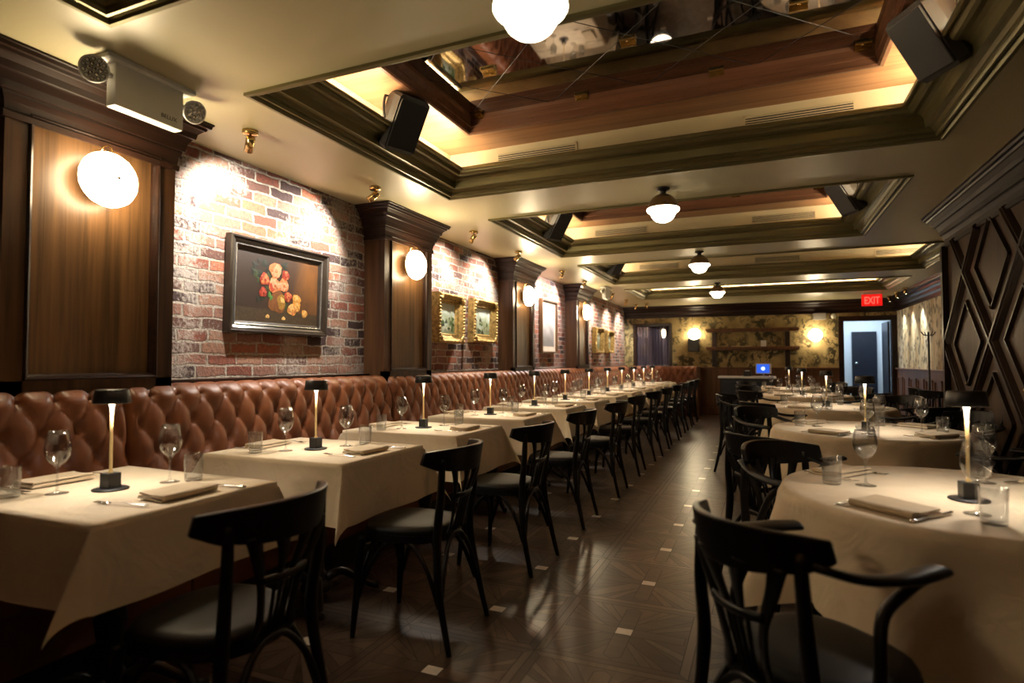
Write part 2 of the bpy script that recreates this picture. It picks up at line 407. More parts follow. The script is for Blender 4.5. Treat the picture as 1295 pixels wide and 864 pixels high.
ld = bpy.data.lights.new('lobby_light', 'AREA'); ld.energy = 30; ld.size = .6; ld.color = (.72, .86, 1); lo = bpy.data.objects.new('lobby_light', ld); C.objects.link(lo); lo.location = (2.0, YB+.6, 2.45)
# door leaf in the lobby
d = bpy.data.objects.new('door_1', None); C.objects.link(d); struct(d); d.location = (0, 0, 0)
mb = MB(); mb.box((1.88, YB+1.44, .15), (2.37, YB+1.495, 1.86), bev=.006); mb.build('door_leaf', MT['navy'], d)
mb = MB(); mb.lathe([(0, 0), (.012, 0), (.012, .03), (.028, .035), (.028, .05), (0, .055)], 12, mat=Matrix.Translation((1.96, YB+1.44, 1.15)) @ Matrix.Rotation(PI/2, 4, 'X')); mb.build('door_knob', MT['steel'], d)
mb = MB(); mb.box((DX1-.045, YB+.12, 0.002), (DX1-.005, YB+.75, 2.0), bev=.004); mb.build('door_leaf', MT['navy'], d)
mb = MB()
for a, b_ in (((DX0-.10, YB-.03, 0), (DX0, YB+.13, DZ+.10)), ((DX1, YB-.03, 0), (DX1+.10, YB+.13, DZ+.10)), ((DX0-.10, YB-.035, DZ), (DX1+.10, YB+.13, DZ+.10))): mb.box(a, b_, bev=.006)
struct(mb.build('trim_1', MT['walnut_y']))

# ceiling with openings
COF = [(-.62, 1.38, -2.2, .94), (2.04, 3.96, -2.2, .94), (4.72, 6.73, -2.2, .94), (7.47, 9.46, -2.2, 2.04), (10.32, 12.05, -2.2, 2.04)]
mb = MB(); ys = YN
for (y0, y1, x0, x1) in COF:
    mb.box((XL-.1, ys, ZC), (XR2+.1, y0, ZC+.03)); mb.box((XL-.1, y0, ZC), (x0, y1, ZC+.03)); mb.box((x1, y0, ZC), (XR2+.1, y1, ZC+.03)); ys = y1
mb.box((XL-.1, ys, ZC), (XR2+.1, YB+.12, ZC+.03)); struct(mb.build('ceiling', MT['ceil']))
ZS, ZM = 2.79, 2.895
mb = MB()
for (y0, y1, x0, x1) in COF:
    t = .03
    mb.box((x0-t, y0-t, ZC+.03), (x0, y1+t, ZM+.03)); mb.box((x1, y0-t, ZC+.03), (x1+t, y1+t, ZM+.03)); mb.box((x0, y0-t, ZC+.03), (x1, y0, ZM+.03)); mb.box((x0, y1, ZC+.03), (x1, y1+t, ZM+.03))
struct(mb.build('ceiling_coves', MT['white']))
struct(bpy.data.objects['ceiling_coves']); bpy.data.objects['ceiling_coves'].name = 'trim_2'
PROF = [(-.024, ZC), (-.024, ZC-.014), (-.006, ZC-.016), (0, ZC-.004), (.004, ZC+.010), (.012, ZC-.002), (.024, ZC-.002), (.030, ZC+.010), (.030, ZC+.024), (.040, ZC+.026),
        (.052, ZC+.040), (.072, ZC+.046), (.078, ZC+.036), (.090, ZC+.038), (.094, ZC+.060), (.098, ZC+.086), (.112, ZC+.098), (.135, ZC+.102), (.158, ZC+.100), (.176, ZC+.104), (.186, ZC+.116),
        (.190, ZC+.128), (.200, ZC+.128), (.206, ZC+.120), (.214, ZC+.124), (.216, ZC+.140), (.210, ZC+.148), (.195, ZC+.148), (.17, ZC+.125), (.10, ZC+.112), (.0, ZC+.06)]
for k, (y0, y1, x0, x1) in enumerate(COF):
    mb = MB(); rect_sweep(mb, x0, y0, x1, y1, PROF); o = mb.build('trim_%d' % (k+3), MT['gilt'], fixn=False); struct(o)
    # soffit ring of wood
    ins = .34; a0, b0, a1, b1 = x0+ins, y0+ins, x1-ins, y1-ins
    mb = MB(); mb.box((x0, y0, ZS), (x1, b0, ZS+.02)); mb.box((x0, b1, ZS), (x1, y1, ZS+.02)); mb.box((x0, b0, ZS), (a0, b1, ZS+.02)); mb.box((a1, b0, ZS), (x1, b1, ZS+.02))
    struct(mb.build('trim_%d' % (k+9), MT['soffit']))
    mb = MB(); rect_sweep(mb, a0, b0, a1, b1, [(-.02, ZS-.001), (-.02, ZS-.012), (.0, ZS-.014), (.012, ZS-.006), (.016, ZS+.03), (.022, ZS+.035), (.024, ZM-.02), (.03, ZM)])
    struct(mb.build('trim_%d' % (k+15), MT['soffit_dark'], fixn=False))
    mr = thing('ceiling_mirror', 'aged mirror set into the %s ceiling coffer, counted from the camera' % (['first', 'second', 'third', 'fourth', 'fifth'][k] if k else 'first cut-off'), 'mirror', ((x0+x1)/2, (y0+y1)/2, ZM))
    if k == 0: mr['label'] = 'aged mirror inside the cut-off coffer at the top left edge'
    hx, hy = (a1-a0)/2, (b1-b0)/2
    mb = MB(); mb.box((-hx, -hy, 0), (hx, hy, .006)); mb.build('mirror_glass', MT['mirror'], mr)
    mb = MB(); n = 4; st = 2*hx/n
    for i in range(-3, n+4):
        for sgn in (1, -1):
            # clip a 45-degree line to the rectangle
            xs = -hx+st*i; pts = []
            t0, t1 = 0, 2*hy
            if sgn > 0: t0 = max(t0, -hx-xs); t1 = min(t1, hx-xs)
            else: t0 = max(t0, xs-hx); t1 = min(t1, xs+hx)
            if t1-t0 < .05: continue
            mb.tube([(xs+sgn*t0, -hy+t0, -.0005), (xs+sgn*t1, -hy+t1, -.0005)], .0016, 4)
    mb.build('joint_lines', MT['black'], mr)
    for (cx_, cy_) in [(-hx+.08, hy-.04), (-hx+.08, -hy+.04), (hx-.08, hy-.04), (hx-.08, -hy+.04), (-hx*.33, hy-.04), (hx*.33, hy-.04), (-hx*.33, -hy+.04), (hx*.33, -hy+.04), (-hx*.66, 0.05), (0, 0.05), (hx*.66, .05)]:
        mb = MB(); mb.box((cx_-.042, cy_-.028, -.012), (cx_+.042, cy_+.028, -.001), bev=.002); mb.box((cx_-.042, cy_+.012, -.03), (cx_+.042, cy_+.028, -.011), bev=.002)
        mb.lathe([(0, -.014), (.008, -.014), (.008, -.011)], 10, (cx_, cy_-.008, 0)); mb.build('clip', MT['brass'], mr)

# LED strips hidden behind the gilt lip of each coffer
for k, (y0, y1, x0, x1) in enumerate(COF):
    sides = [('left', x0+.10, x0+.125, y0+.12, y1-.12), ('right', x1-.125, x1-.10, y0+.12, y1-.12)]
    if k >= 4: sides.append(('far', x0+.2, x1-.2, y1-.125, y1-.10))
    for nm, xa, xb, ya, yb in sides:
        mb = MB(); mb.box((xa, ya, ZC+.135), (xb, yb, ZC+.141))
        o = mb.build('led_strip', MT['led']); tag(o, 'lit strip behind the gilt lip, %s side of the %s coffer from the camera' % (nm, ['first', 'second', 'third', 'fourth', 'fifth'][k]), 'light strip', 'strip lights in the ceiling coves')

# air vents on coffer far walls
vn = 0
for k, (y0, y1, x0, x1) in enumerate(COF):
    if k == 4: continue
    cs = [-1.49, .22] + ([1.72] if k == 3 else [])
    for ci, cxv in enumerate(cs):
        wv_ = .31 if not (k == 3 and ci == 2) else .05
        if ci == 2: wv_ = .26
        zc = 2.700; v = thing('air_vent', 'slotted metal air vent in the %s wall of the %s ceiling coffer, %s one' % ('far', ['first', 'second', 'third', 'fourth'][k], ['left', 'middle' if k == 3 else 'right', 'right'][ci]), 'vent', (cxv, y1-.001, zc), 0, 'air vents in the ceiling coffers')
        mb = MB()
        for a, b_ in (((-wv_, -.008, -.045), (wv_, 0, -.036)), ((-wv_, -.008, .036), (wv_, 0, .045)), ((-wv_, -.008, -.045), (-wv_+.012, 0, .045)), ((wv_-.012, -.008, -.045), (wv_, 0, .045))): mb.box(a, b_)
        mb.build('vent_frame', MT['white'], v)
        mb = MB(); mb.box((-wv_+.01, -.002, -.037), (wv_-.01, -.0005, .037)); mb.build('vent_backing', MT['black'], v)
        for q in range(5):
            mb = MB(); z = -.030+q*.015; mb.box((-wv_+.012, -.008, z-.0035), (wv_-.012, -.003, z+.0035)); mb.build('slat', MT['white'], v)

# ------------------------------------------------------------------ pilasters (left wall)
CROWN = [(0, ZC-.27), (.012, ZC-.27), (.014, ZC-.245), (.006, ZC-.235), (.010, ZC-.20), (.022, ZC-.175), (.022, ZC-.165), (.032, ZC-.163), (.036, ZC-.13), (.052, ZC-.10), (.056, ZC-.095), (.066, ZC-.093), (.072, ZC-.065), (.092, ZC-.045), (.100, ZC-.043), (.104, ZC-.03), (.118, ZC-.028), (.122, ZC-.012), (.128, ZC-.010), (.128, ZC-.0005), (0, ZC-.0005)]
PIL = [1.735, 4.33, 7.0, 9.70]
XF = -2.80
for i, yc in enumerate(PIL):
    t = thing('pilaster', '%s walnut wall pilaster from the camera, recessed panel behind a round lamp' % ORD[i], 'pilaster', (XL, yc, 0), 0, 'walnut pilasters on the brick wall'); t['kind'] = 'structure'
    t.name = 'trim_%d' % (21+i)
    for key in ('label', 'category', 'group'): del t[key]
    hw = .37 if i else .375; dx = XF-XL
    mb = MB(); mb.box((0.001, -hw, 0.001), (dx-.035, hw, ZC-.001)); mb.box((dx-.035, -hw, .001), (dx, -hw+.085, ZC-.02)); mb.box((dx-.035, hw-.085, .001), (dx, hw, ZC-.02))
    mb.box((dx-.035, -hw, .001), (dx, hw, 1.12)); mb.box((dx-.035, -hw, 2.235), (dx, hw, ZC-.02)); mb.build('pilaster_frame', MT['walnut'], t)
    mb = MB(); mb.box((dx-.036, -hw+.085, 1.12), (dx-.030, hw-.085, 2.235)); mb.build('pilaster_panel', MT['walnut_in'], t)
    mb = MB(); y0, y1, z0, z1 = -hw+.085, hw-.085, 1.12, 2.235
    # bead round the panel: sweep in the YZ plane
    prof = [(0, 0), (0, .008), (.006, .012), (.014, .008), (.018, -.006), (.026, -.012), (.026, -.03)]
    rings = [[(dx+h, y0+d_, z0+d_), (dx+h, y1-d_, z0+d_), (dx+h, y1-d_, z1-d_), (dx+h, y0+d_, z1-d_)] for d_, h in prof]
    mb.add([p for r in rings for p in r], [(j*4+q, j*4+(q+1) % 4, (j+1)*4+(q+1) % 4, (j+1)*4+q) for j in range(len(prof)-1) for q in range(4)])
    mb.build('panel_bead', MT['walnut_y'], t, fixn=False)
    mb = MB(); path_sweep(mb, [(0, hw), (dx, hw), (dx, -hw), (0, -hw)], CROWN); mb.build('crown', MT['walnut_y'], t)
# timber cap rail above the banquette
mb = MB(); mb.box((XL, YN, 1.075), (XL+.06, YB, 1.10), bev=.005); struct(mb.build('trim_30', MT['walnut_y']))
# crown on the lattice wall, beam/crown on back wall and rear right wall
mb = MB(); path_sweep(mb, [(XR, YN), (XR, YP)], [(d_*1.4, z) for d_, z in CROWN]); struct(mb.build('trim_31', MT['walnut_y']))
mb = MB(); path_sweep(mb, [(XR2, YP), (XR2, YB), (XL, YB)], [(d_*1.3, z*1.0) for d_, z in CROWN]); struct(mb.build('trim_32', MT['walnut_x']))
# wainscot on back wall and rear right wall
mb = MB()
for (xa, xb) in ((XL, DX0-.1),):
    mb.box((xa, YB-.02, 0), (xb, YB-.001, 1.03)); mb.box((xa, YB-.05, 1.03), (xb, YB-.001, 1.06), bev=.006); mb.box((xa, YB-.04, 0), (xb, YB-.001, .16), bev=.005)
    x = xa+.1
    while x < xb-.3:
        for a, b_ in (((x, YB-.035, .24), (x+.5, YB-.019, .27)), ((x, YB-.035, .93), (x+.5, YB-.019, .96)), ((x, YB-.035, .24), (x+.03, YB-.019, .96)), ((x+.47, YB-.035, .24), (x+.5, YB-.019, .96))): mb.box(a, b_)
        x += .62
struct(mb.build('trim_33', MT['wains']))
mb = MB(); mb.box((XR2-.02, YP, 0), (XR2-.001, YB, 1.03)); mb.box((XR2-.05, YP, 1.03), (XR2-.001, YB, 1.06), bev=.006); mb.box((XR2-.04, YP, 0), (XR2-.001, YB, .16), bev=.005)
y = YP+.1
while y < YB-.4:
    for a, b_ in (((y, .24), (y+.42, .27)), ((y, .86), (y+.42, .89)), ((y, .24), (y+.03, .89)), ((y+.39, .24), (y+.42, .89))): mb.box((XR2-.035, a[0], a[1]), (XR2-.019, b_[0], b_[1]))
    y += .54
struct(mb.build('trim_34', MT['wains']))

# lattice on the right wall
def lattice():
    t = bpy.data.objects.new('trim_35', None); C.objects.link(t); struct(t); A = .56
    ztop, zbot, ya, yb = ZC-.26, .12, YN, YP
    def bar(mbx, p, q, w_, d0, d1):
        p = Vector((0, *p)); q = Vector((0, *q)); t_ = (q-p).normalized(); n_ = Vector((0, -t_.z, t_.y))
        vs = []
        for d_, ww in ((d0, w_), (d1, w_*.55)):
            for e in (p, q):
                for sg in (-1, 1): v = e+n_*ww*sg; vs.append((XR-d_, v.y, v.z))
        mbx.add(vs, [(0, 1, 3, 2), (4, 6, 7, 5), (0, 2, 6, 4), (1, 5, 7, 3), (0, 4, 5, 1), (2, 3, 7, 6)])
    def clip(y0_, z0_, sg):
        # line z = z0 + sg*(y-y0) clipped to the panel
        lo, hi = ya, yb
        e = [y0_+(ztop-z0_)/sg, y0_+(zbot-z0_)/sg]; lo = max(lo, min(e)); hi = min(hi, max(e))
        return (lo, z0_+sg*(lo-y0_)), (hi, z0_+sg*(hi-y0_)), hi-lo
    mb = MB()
    for i in range(-14, 16):
        for sg in (1, -1):
            p, q, L = clip(5.67+2*A*i, 1.90, sg)
            if L > .1: bar(mb, p, q, .052, .001, .030)
    for i in range(-14, 16):
        for sg in (1, -1):
            p, q, L = clip(5.67+2*A*i, 1.90, sg)
            if L > .1: bar(mb, p, q, .020, .028 if sg > 0 else .0285, .040 if sg > 0 else .0405)
    mb.box((XR-.04, ya, zbot-.12), (XR-.001, yb, zbot)); mb.box((XR-.045, yb-.05, zbot), (XR-.001, yb, ztop)); mb.build('lattice_bars', MT['lattice_bar'], t)
    for iy in range(-1, 13):
        for iz in range(-4, 3):
            if (iy+iz) % 2 == 0: continue
            cy, cz = 5.67-A*(iy-0), 1.90+A*iz
            hw = .33
            if cy-hw < ya or cy+hw > yb+.02: 
                continue
            if cz-hw*.2 > ztop or cz+hw*.2 < zbot: continue
            pts = [(cy+hw, cz), (cy, cz+hw), (cy-hw, cz), (cy, cz-hw)]
            mb = MB()
            def cl(p, q):
                p = list(p); q = list(q)
                if p[1] > q[1]: p, q = q, p
                if p[1] > ztop or q[1] < zbot: return None
                if q[1] > ztop: f = (ztop-p[1])/(q[1]-p[1]); q = [p[0]+(q[0]-p[0])*f, ztop]
                if p[1] < zbot: f = (zbot-p[1])/(q[1]-p[1]); p = [p[0]+(q[0]-p[0])*f, zbot]
                return p, q
            ok = 0
            for a in range(4):
                r = cl(pts[a], pts[(a+1) % 4])
                if r: bar(mb, r[0], r[1], .016, .001, .022); ok = 1
            if ok: mb.build('diamond_moulding', MT['lattice_bar'], t)
            if cz-hw > zbot:
                mb = MB(); mb.lathe([(0, 0), (.009, 0), (.009, .006), (.005, .010), (0, .011)], 10, mat=Matrix.Translation((XR-.022, cy, cz-hw+.008)) @ Matrix.Rotation(-PI/2, 4, 'Y')); mb.build('brass_stud', MT['brass'], t)
lattice()

# ------------------------------------------------------------------ banquette (tufted)
def tuft_mesh(y0, y1, fx=lambda p: p):
    W_, H_ = .142, .25
    n = int((y1-y0)/.0118); path = []
    for i in range(31): s_ = i/30; path.append((-2.685-.085*s_-.0, .47+.555*s_, s_))
    R = .045
    for i in range(1, 9):
        a = i/8*PI*.5; path.append((-2.77-R+R*math.cos(a)*1.0, 1.025+R*math.sin(a), 1+i/8*.12))
    path += [(-2.87, 1.072, 1.2), (-2.93, 1.068, 1.3), (-2.995, 1.05, 1.4)]
    vs = []; fs = []; k = len(path)
    for j in range(n+1):
        y = y0+(y1-y0)*j/n; edge = min(y-y0, y1-y)
        for i, (x, z, s_) in enumerate(path):
            zt = z-1.035     # button row reference at 1.035
            u = (y-1.42)/W_; v_ = zt/H_
            if s_ <= 1.0 and zt < 0:
                a = u+v_; b = u-v_
                sa, sb = abs(math.sin(PI*a)), abs(math.sin(PI*b))
                h = (sa*sb)**.38*.030
                da = abs(a-round(a)); db = abs(b-round(b)); dist = math.hypot(da, db)
                h += .024*(1-math.exp(-(dist/.13)**2))
            else:
                fade = max(0, 1-max(0, (s_-1.0))/.35); q = abs(math.sin(PI*u))
                h = .048-(1-min(1, q*1.6)**.5)*.016*fade
                dist = math.hypot(abs(u-round(u))*W_, abs(zt)) / .022
                h -= .034*math.exp(-dist*dist)
            if edge < .03: h *= (edge/.03)**.5
            if s_ <= 1.0: nx, nz = 1, .12
            elif s_ <= 1.12: an = (s_-1)/.12*PI*.5; nx, nz = math.cos(an), math.sin(an)
            else: nx, nz = 0, 1; h = min(h, .052)*.5+.012 if s_ < 1.35 else h*.3
            vs.append((max(-2.995, x+nx*h-.03), y, z+nz*h-.030*min(1, nz*1.5)))
    for j in range(n):
        for i in range(k-1): fs.append((j*k+i, (j+1)*k+i, (j+1)*k+i+1, j*k+i+1))
    # end caps and back
    m_ = len(vs)
    vs += [(-2.99, y0, .47), (-2.99, y1, .47)]
    fs.append(tuple([m_]+[i for i in range(k)][::-1])); fs.append(tuple([m_+1]+[n*k+i for i in range(k)]))
    vs = [fx(p) for p in vs]
    mb = MB(); mb.add(vs, fs, 0, True); return mb
segs = [(-.28, 1.855), (1.865, 3.995), (4.005, 6.145), (6.155, 8.29), (8.30, 10.43), (10.44, 13.2)]
for i, (a, b_) in enumerate(segs):
    t = thing('banquette', '%s tan leather buttoned banquette section along the brick wall, counted from the camera' % ORD[i], 'banquette', (0, 0, 0), 0, 'tufted banquette sections along the left wall')
    tuft_mesh(a, b_).build('tufted_back', MT['leather'], t)
    mb = MB(); mb.box((-2.75, a, .36), (-2.27, b_, .475), bev=.03); mb.build('seat_cushion', MT['leather'], t)
    mb = MB(); mb.box((-2.98, a, .14), (-2.31, b_, .36), bev=.01); mb.build('seat_base', MT['leather'], t)
    mb = MB(); mb.box((-2.98, a, .002), (-2.42, b_, .14)); mb.build('plinth', MT['black'], t)
t = thing('banquette', 'short tan leather banquette across the back wall under the curtained window', 'banquette', (0, 0, 0))
def backfx(p): # left wall -> back wall
    return (-2.94+(p[1]-0.0), YB-.06+(-3.0-p[0])*1.0-.0, p[2])
tuft_mesh(.16, 1.62, backfx).build('tufted_back', MT['leather'], t)
mb = MB(); mb.box((-2.60, YB-.72, .36), (-1.33, YB-.30, .475), bev=.03); mb.build('seat_cushion', MT['leather'], t)
mb = MB(); mb.box((-2.60, YB-.69, .002), (-1.33, YB-.12, .36), bev=.01); mb.build('seat_base', MT['leather'], t)
mb = MB(); mb.box((-1.32, YB-.72, .002), (-1.28, YB-.052, 1.075), bev=.006); mb.build('end_panel', MT['wains'], t)

# ------------------------------------------------------------------ lamps on walls and ceiling
def dome(y, i, label):
    t = thing('dome_light', label, 'ceiling light', (-.65, y, ZC), 0, 'opal dome lights along the ceiling beams')
    mb = MB(); mb.lathe([(0, 0), (.048, 0), (.050, -.008), (.045, -.016), (.024, -.024), (.022, -.045), (.03, -.052), (0, -.052)], 24); mb.build('canopy', MT['black'], t)
    pr = [(.0, -.044)]+[(.108*math.sin(a), -.150+.108*math.cos(a)) for a in [i_*PI/2/10 for i_ in range(1, 11)]]+[(.108, -.156), (.104, -.156), (.10, -.15)]
    mb = MB(); mb.lathe(pr, 32); mb.build('metal_cap', MT['bronze'], t)
    pr = [(.098, -.150), (.116, -.152), (.118, -.162), (.112, -.172), (.098, -.182), (.090, -.190), (.084, -.205), (.072, -.225), (.055, -.240), (.030, -.250), (0, -.253)]
    mb = MB(); mb.lathe(pr, 32); mb.build('glass_shade', MT['opal'], t)
dome(-1.0, 0, 'lit opal dome light behind the camera end of the room')
for i, y in enumerate((1.68, 4.35, 7.05, 10.0)):
    dome(y, i, ['lit opal dome light cut off at the top of the picture', 'lit opal dome light with bronze cap before the second coffer', 'lit opal dome light before the third coffer', 'smallest lit opal dome light, farthest down the ceiling'][i])

def sconce(loc, rz, label, grp='round opal wall lamps'):
    t = thing('wall_lamp', label, 'wall lamp', loc, rz, grp)   # local +X points into the room
    R = Matrix.Rotation(PI/2, 4, 'Y')
    mb = MB(); mb.lathe([(0, 0), (.055, 0), (.055, .012), (.045, .018), (.016, .02), (.016, .05), (.10, .052), (.104, .058), (.104, .066), (.098, .068), (0, .068)], 28, mat=R); mb.build('back_plate', MT['brass'], t)
    mb = MB(); pr = [(.095, .062), (.118, .068), (.125, .085), (.124, .105), (.115, .125), (.095, .142), (.065, .152), (.03, .156), (0, .157)]
    mb.lathe(pr, 32, mat=R); mb.build('glass_disc', MT['opal_disc'], t)
    mb = MB(); mb.lathe([(0, .157), (.008, .157), (.009, .163), (.005, .170), (0, .171)], 12, mat=R); mb.build('finial', MT['brass'], t)
    mb = MB(); mb.tube([(.03, 0, .10), (.04, .0, .148), (.075, 0, .162), (.10, 0, .150), (.115, 0, .115)], .0035, 6, smooth_path=5); mb.build('hook', MT['brass'], t)
for i, yc in enumerate(PIL):
    sconce((XF-.031, yc, 2.03), 0, ['large bright round wall lamp on the nearest walnut pilaster', 'round wall lamp on the second walnut pilaster, right of the flower painting', 'round wall lamp on the third walnut pilaster', 'round wall lamp on the farthest walnut pilaster'][i])
sconce((-1.40, YB-.001, 1.80), -PI/2, 'glowing round wall lamp above the black box on the back wall')
sconce((1.03, YB-.001, 1.74), -PI/2, 'glowing round wall lamp between the wall shelves and the doorway')

def spot(loc, aim, label, power=1.0, angle=108, cl=(1, .93, .82), grp='brass ceiling spotlights'):
    t = thing('spotlight', label, 'spotlight', (loc[0], loc[1], ZC), 0, grp)
    mb = MB(); mb.lathe([(0, 0), (.042, 0), (.042, -.018), (.038, -.022), (0, -.022)], 20); mb.build('ceiling_plate', MT['brass'], t)
    mb = MB(); mb.tube([(0, 0, -.02), (0, 0, -.05)], .006, 8); mb.lathe([(0, -.045), (.009, -.05), (.009, -.06), (0, -.066)], 10); mb.build('stem', MT['brass'], t)
    v = (Vector(aim)-Vector((loc[0], loc[1], ZC-.06))).normalized(); q = Vector((0, 0, 1)).rotation_difference(v).to_matrix().to_4x4()
    Mx = Matrix.Translation((0, 0, -.058)) @ q
    mb = MB(); mb.lathe([(0, -.025), (.022, -.025), (.024, -.022), (.024, .062), (.021, .062), (.020, .05), (0, .05)], 20, mat=Mx); mb.build('lamp_head', MT['brass'], t)
    mb = MB(); mb.lathe([(0, .0515), (.0195, .0515)], 16, mat=Mx); mb.build('lens', MT['lens'], t)
    ld = bpy.data.lights.new('spot_beam', 'SPOT'); ld.energy = SPOT_W*power; ld.spot_size = math.radians(angle); ld.spot_blend = .75; ld.color = cl; ld.shadow_soft_size = .018
    lo = bpy.data.objects.new('spot_beam', ld); C.objects.link(lo); lo.parent = t
    lo.matrix_local = Matrix.Translation(Vector((0, 0, -.058))+v*.066) @ Vector((0, 0, -1)).rotation_difference(v).to_matrix().to_4x4()
SP = [(2.37, 2.66, 1.95), (3.50, 3.22, 1.95), (5.08, 5.22, 1.95), (6.22, 6.08, 1.95), (7.82, 8.25, 1.95), (8.95, 8.6, 1.95), (10.8, 11.1, 1.7), (12.05, 12.2, 1.7), (13.1, 13.3, 1.7)]
SPL = ['brass ceiling spotlight above the left side of the flower painting', 'brass ceiling spotlight above the right side of the flower painting', 'brass ceiling spotlight above the deep-boxed gilt frame', 'brass ceiling spotlight above the gilt frame beside the third pilaster',
       'brass ceiling spotlight left of the tall pale picture', 'brass ceiling spotlight right of the tall pale picture', 'brass ceiling spotlight before the far pair of gilt frames', 'brass ceiling spotlight over the far pair of gilt frames', 'last brass ceiling spotlight before the back wall on the left']
for (y, ay, az), l in zip(SP, SPL):
    spot((-2.56, y), (XL, ay, az), l, cl=(1, .94, .84) if y < 7.4 or y > 10 else (1, .88, .88))
for i, (y, l) in enumerate(((13.35, 'farthest of the three spotlights by the lit landscape wallpaper'), (12.65, 'middle one of the three spotlights by the lit landscape wallpaper'), (11.95, 'nearest of the three spotlights by the lit landscape wallpaper'))):
    spot((2.28, y), (2.5, y-.25, 1.5), l, .8, 50, (1, .95, .8), 'spotlights over the landscape wallpaper')
spot((-2.3, 12.9), (-2.35, YB, 1.5), 'brass spotlight aimed at the curtained back window', .5, 50)

# coffer loudspeakers
def speaker(loc, rz, label, tilt=.5):
    t = thing('loudspeaker', label, 'speaker', loc, rz, 'black loudspeakers in the ceiling coffers')
    Mx = Matrix.Rotation(-tilt, 4, 'X') @ Matrix.Scale(1.22, 4)
    mb = MB(); prof = [(-.085, .06), (-.095, .02), (-.07, -.075), (-.035, -.105), (.035, -.105), (.07, -.075), (.095, .02), (.085, .06)]  # plan: x, y
    vs = []; n = len(prof)
    for z, k in ((-.135, .86), (-.12, 1), (.12, 1), (.135, .86)):
        for x, y in prof: vs.append(Mx @ Vector((x*k, y*k, z)))
    fs = [tuple(range(n)), tuple(range(3*n, 4*n))]+[(j*n+i, j*n+(i+1) % n, (j+1)*n+(i+1) % n, (j+1)*n+i) for j in range(3) for i in range(n)]
    mb.add(vs, fs); mb.build('cabinet', MT['speaker'], t)
    mb = MB(); mb.box((-.08, .058, -.118), (.08, .072, .118), bev=.006, mat=Mx); mb.build('grille', MT['black'], t)
    mb = MB(); mb.tube([(-.11, -.02, 0), (-.112, -.02, .09), (-.08, -.02, .155), (.08, -.02, .155), (.112, -.02, .09), (.11, -.02, 0)], .009, 6, smooth_path=3); mb.lathe([(0, .150), (.03, .150), (.03, .165), (0, .165)], 12, (0, -.02, 0)); mb.build('bracket', MT['speaker'], t)
    mb = MB(); mb.tube([(0, -.1, .0), (-.05, -.16, -.02), (-.06, -.15, .1), (-.03, -.06, .165)], .003, 5, smooth_path=5); mb.build('cable', MT['speaker'], t)
for (x, y, rz, l) in ((-1.99, 2.98, math.radians(-112), 'black loudspeaker hanging at the left end of the near big coffer'), (.72, 3.10, math.radians(118), 'black loudspeaker hanging at the right end of the near big coffer'), (-1.98, 5.85, math.radians(-112), 'black loudspeaker at the left end of the second coffer'),
                      (.70, 5.80, math.radians(118), 'black loudspeaker at the right end of the second coffer'), (-1.98, 8.6, math.radians(-112), 'black loudspeaker at the left end of the third coffer')):
    speaker((x, y, ZS-.145), rz, l, .6)

# ceiling emergency light
def emergency(loc, label, text=True):
    t = thing('emergency_light', label, 'emergency light', loc, 0, 'twin-head emergency lights')
    mb = MB(); mb.box((-.055, -.20, -.02), (.055, .20, -.001), bev=.003); mb.build('mounting_plate', MT['plastic'], t)
    mb = MB(); mb.box((-.028, -.155, -.20), (.028, .155, -.02), bev=.004); mb.build('housing', MT['plastic'], t)
    for sg in (-1, 1):
        mb = MB(); mb.tube([(0, sg*.15, -.075), (0, sg*.185, -.075)], .012, 10)
        D = Vector((.85, sg*.15-.25, -.45)).normalized(); Q = Vector((0, 0, 1)).rotation_difference(D).to_matrix().to_4x4(); Mx = Matrix.Translation((0, sg*.225, -.075)) @ Q
        mb.lathe([(0, -.035), (.03, -.03), (.05, .0), (.054, .022), (.048, .026), (.046, .02), (0, .018)], 24, mat=Mx); h = mb.build('lamp_head', MT['plastic'], t)
        mb = MB()
        for r, n in ((0, 1), (.02, 6), (.037, 11)):
            for k in range(n):
                a = 2*PI*k/n; mb.lathe([(.0095, .024), (.007, .020), (0, .018)], 8, (r*math.cos(a), r*math.sin(a), 0), mat=Mx)
        mb.build('reflector', MT['reflector'], h)
    if text:
        cu = bpy.data.curves.new('maker_mark', 'FONT'); cu.body = 'BELUX'; cu.size = .026; cu.extrude = .0006; cu.align_x = 'CENTER'
        to = bpy.data.objects.new('maker_mark', cu); C.objects.link(to); dg = bpy.context.evaluated_depsgraph_get(); me = bpy.data.meshes.new_from_object(to.evaluated_get(dg)); bpy.data.objects.remove(to)
        me.materials.append(MT['black']); o = bpy.data.objects.new('maker_mark', me); C.objects.link(o); o.parent = t; o.rotation_euler = (PI/2, 0, PI/2); o.location = (.0285, .085, -.172)
emergency((-2.47, 1.72, ZC), 'white twin-head emergency light on the ceiling at top left')
emergency((-2.45, 9.9, ZC), 'small distant twin-head emergency light above the farthest pilaster', False)

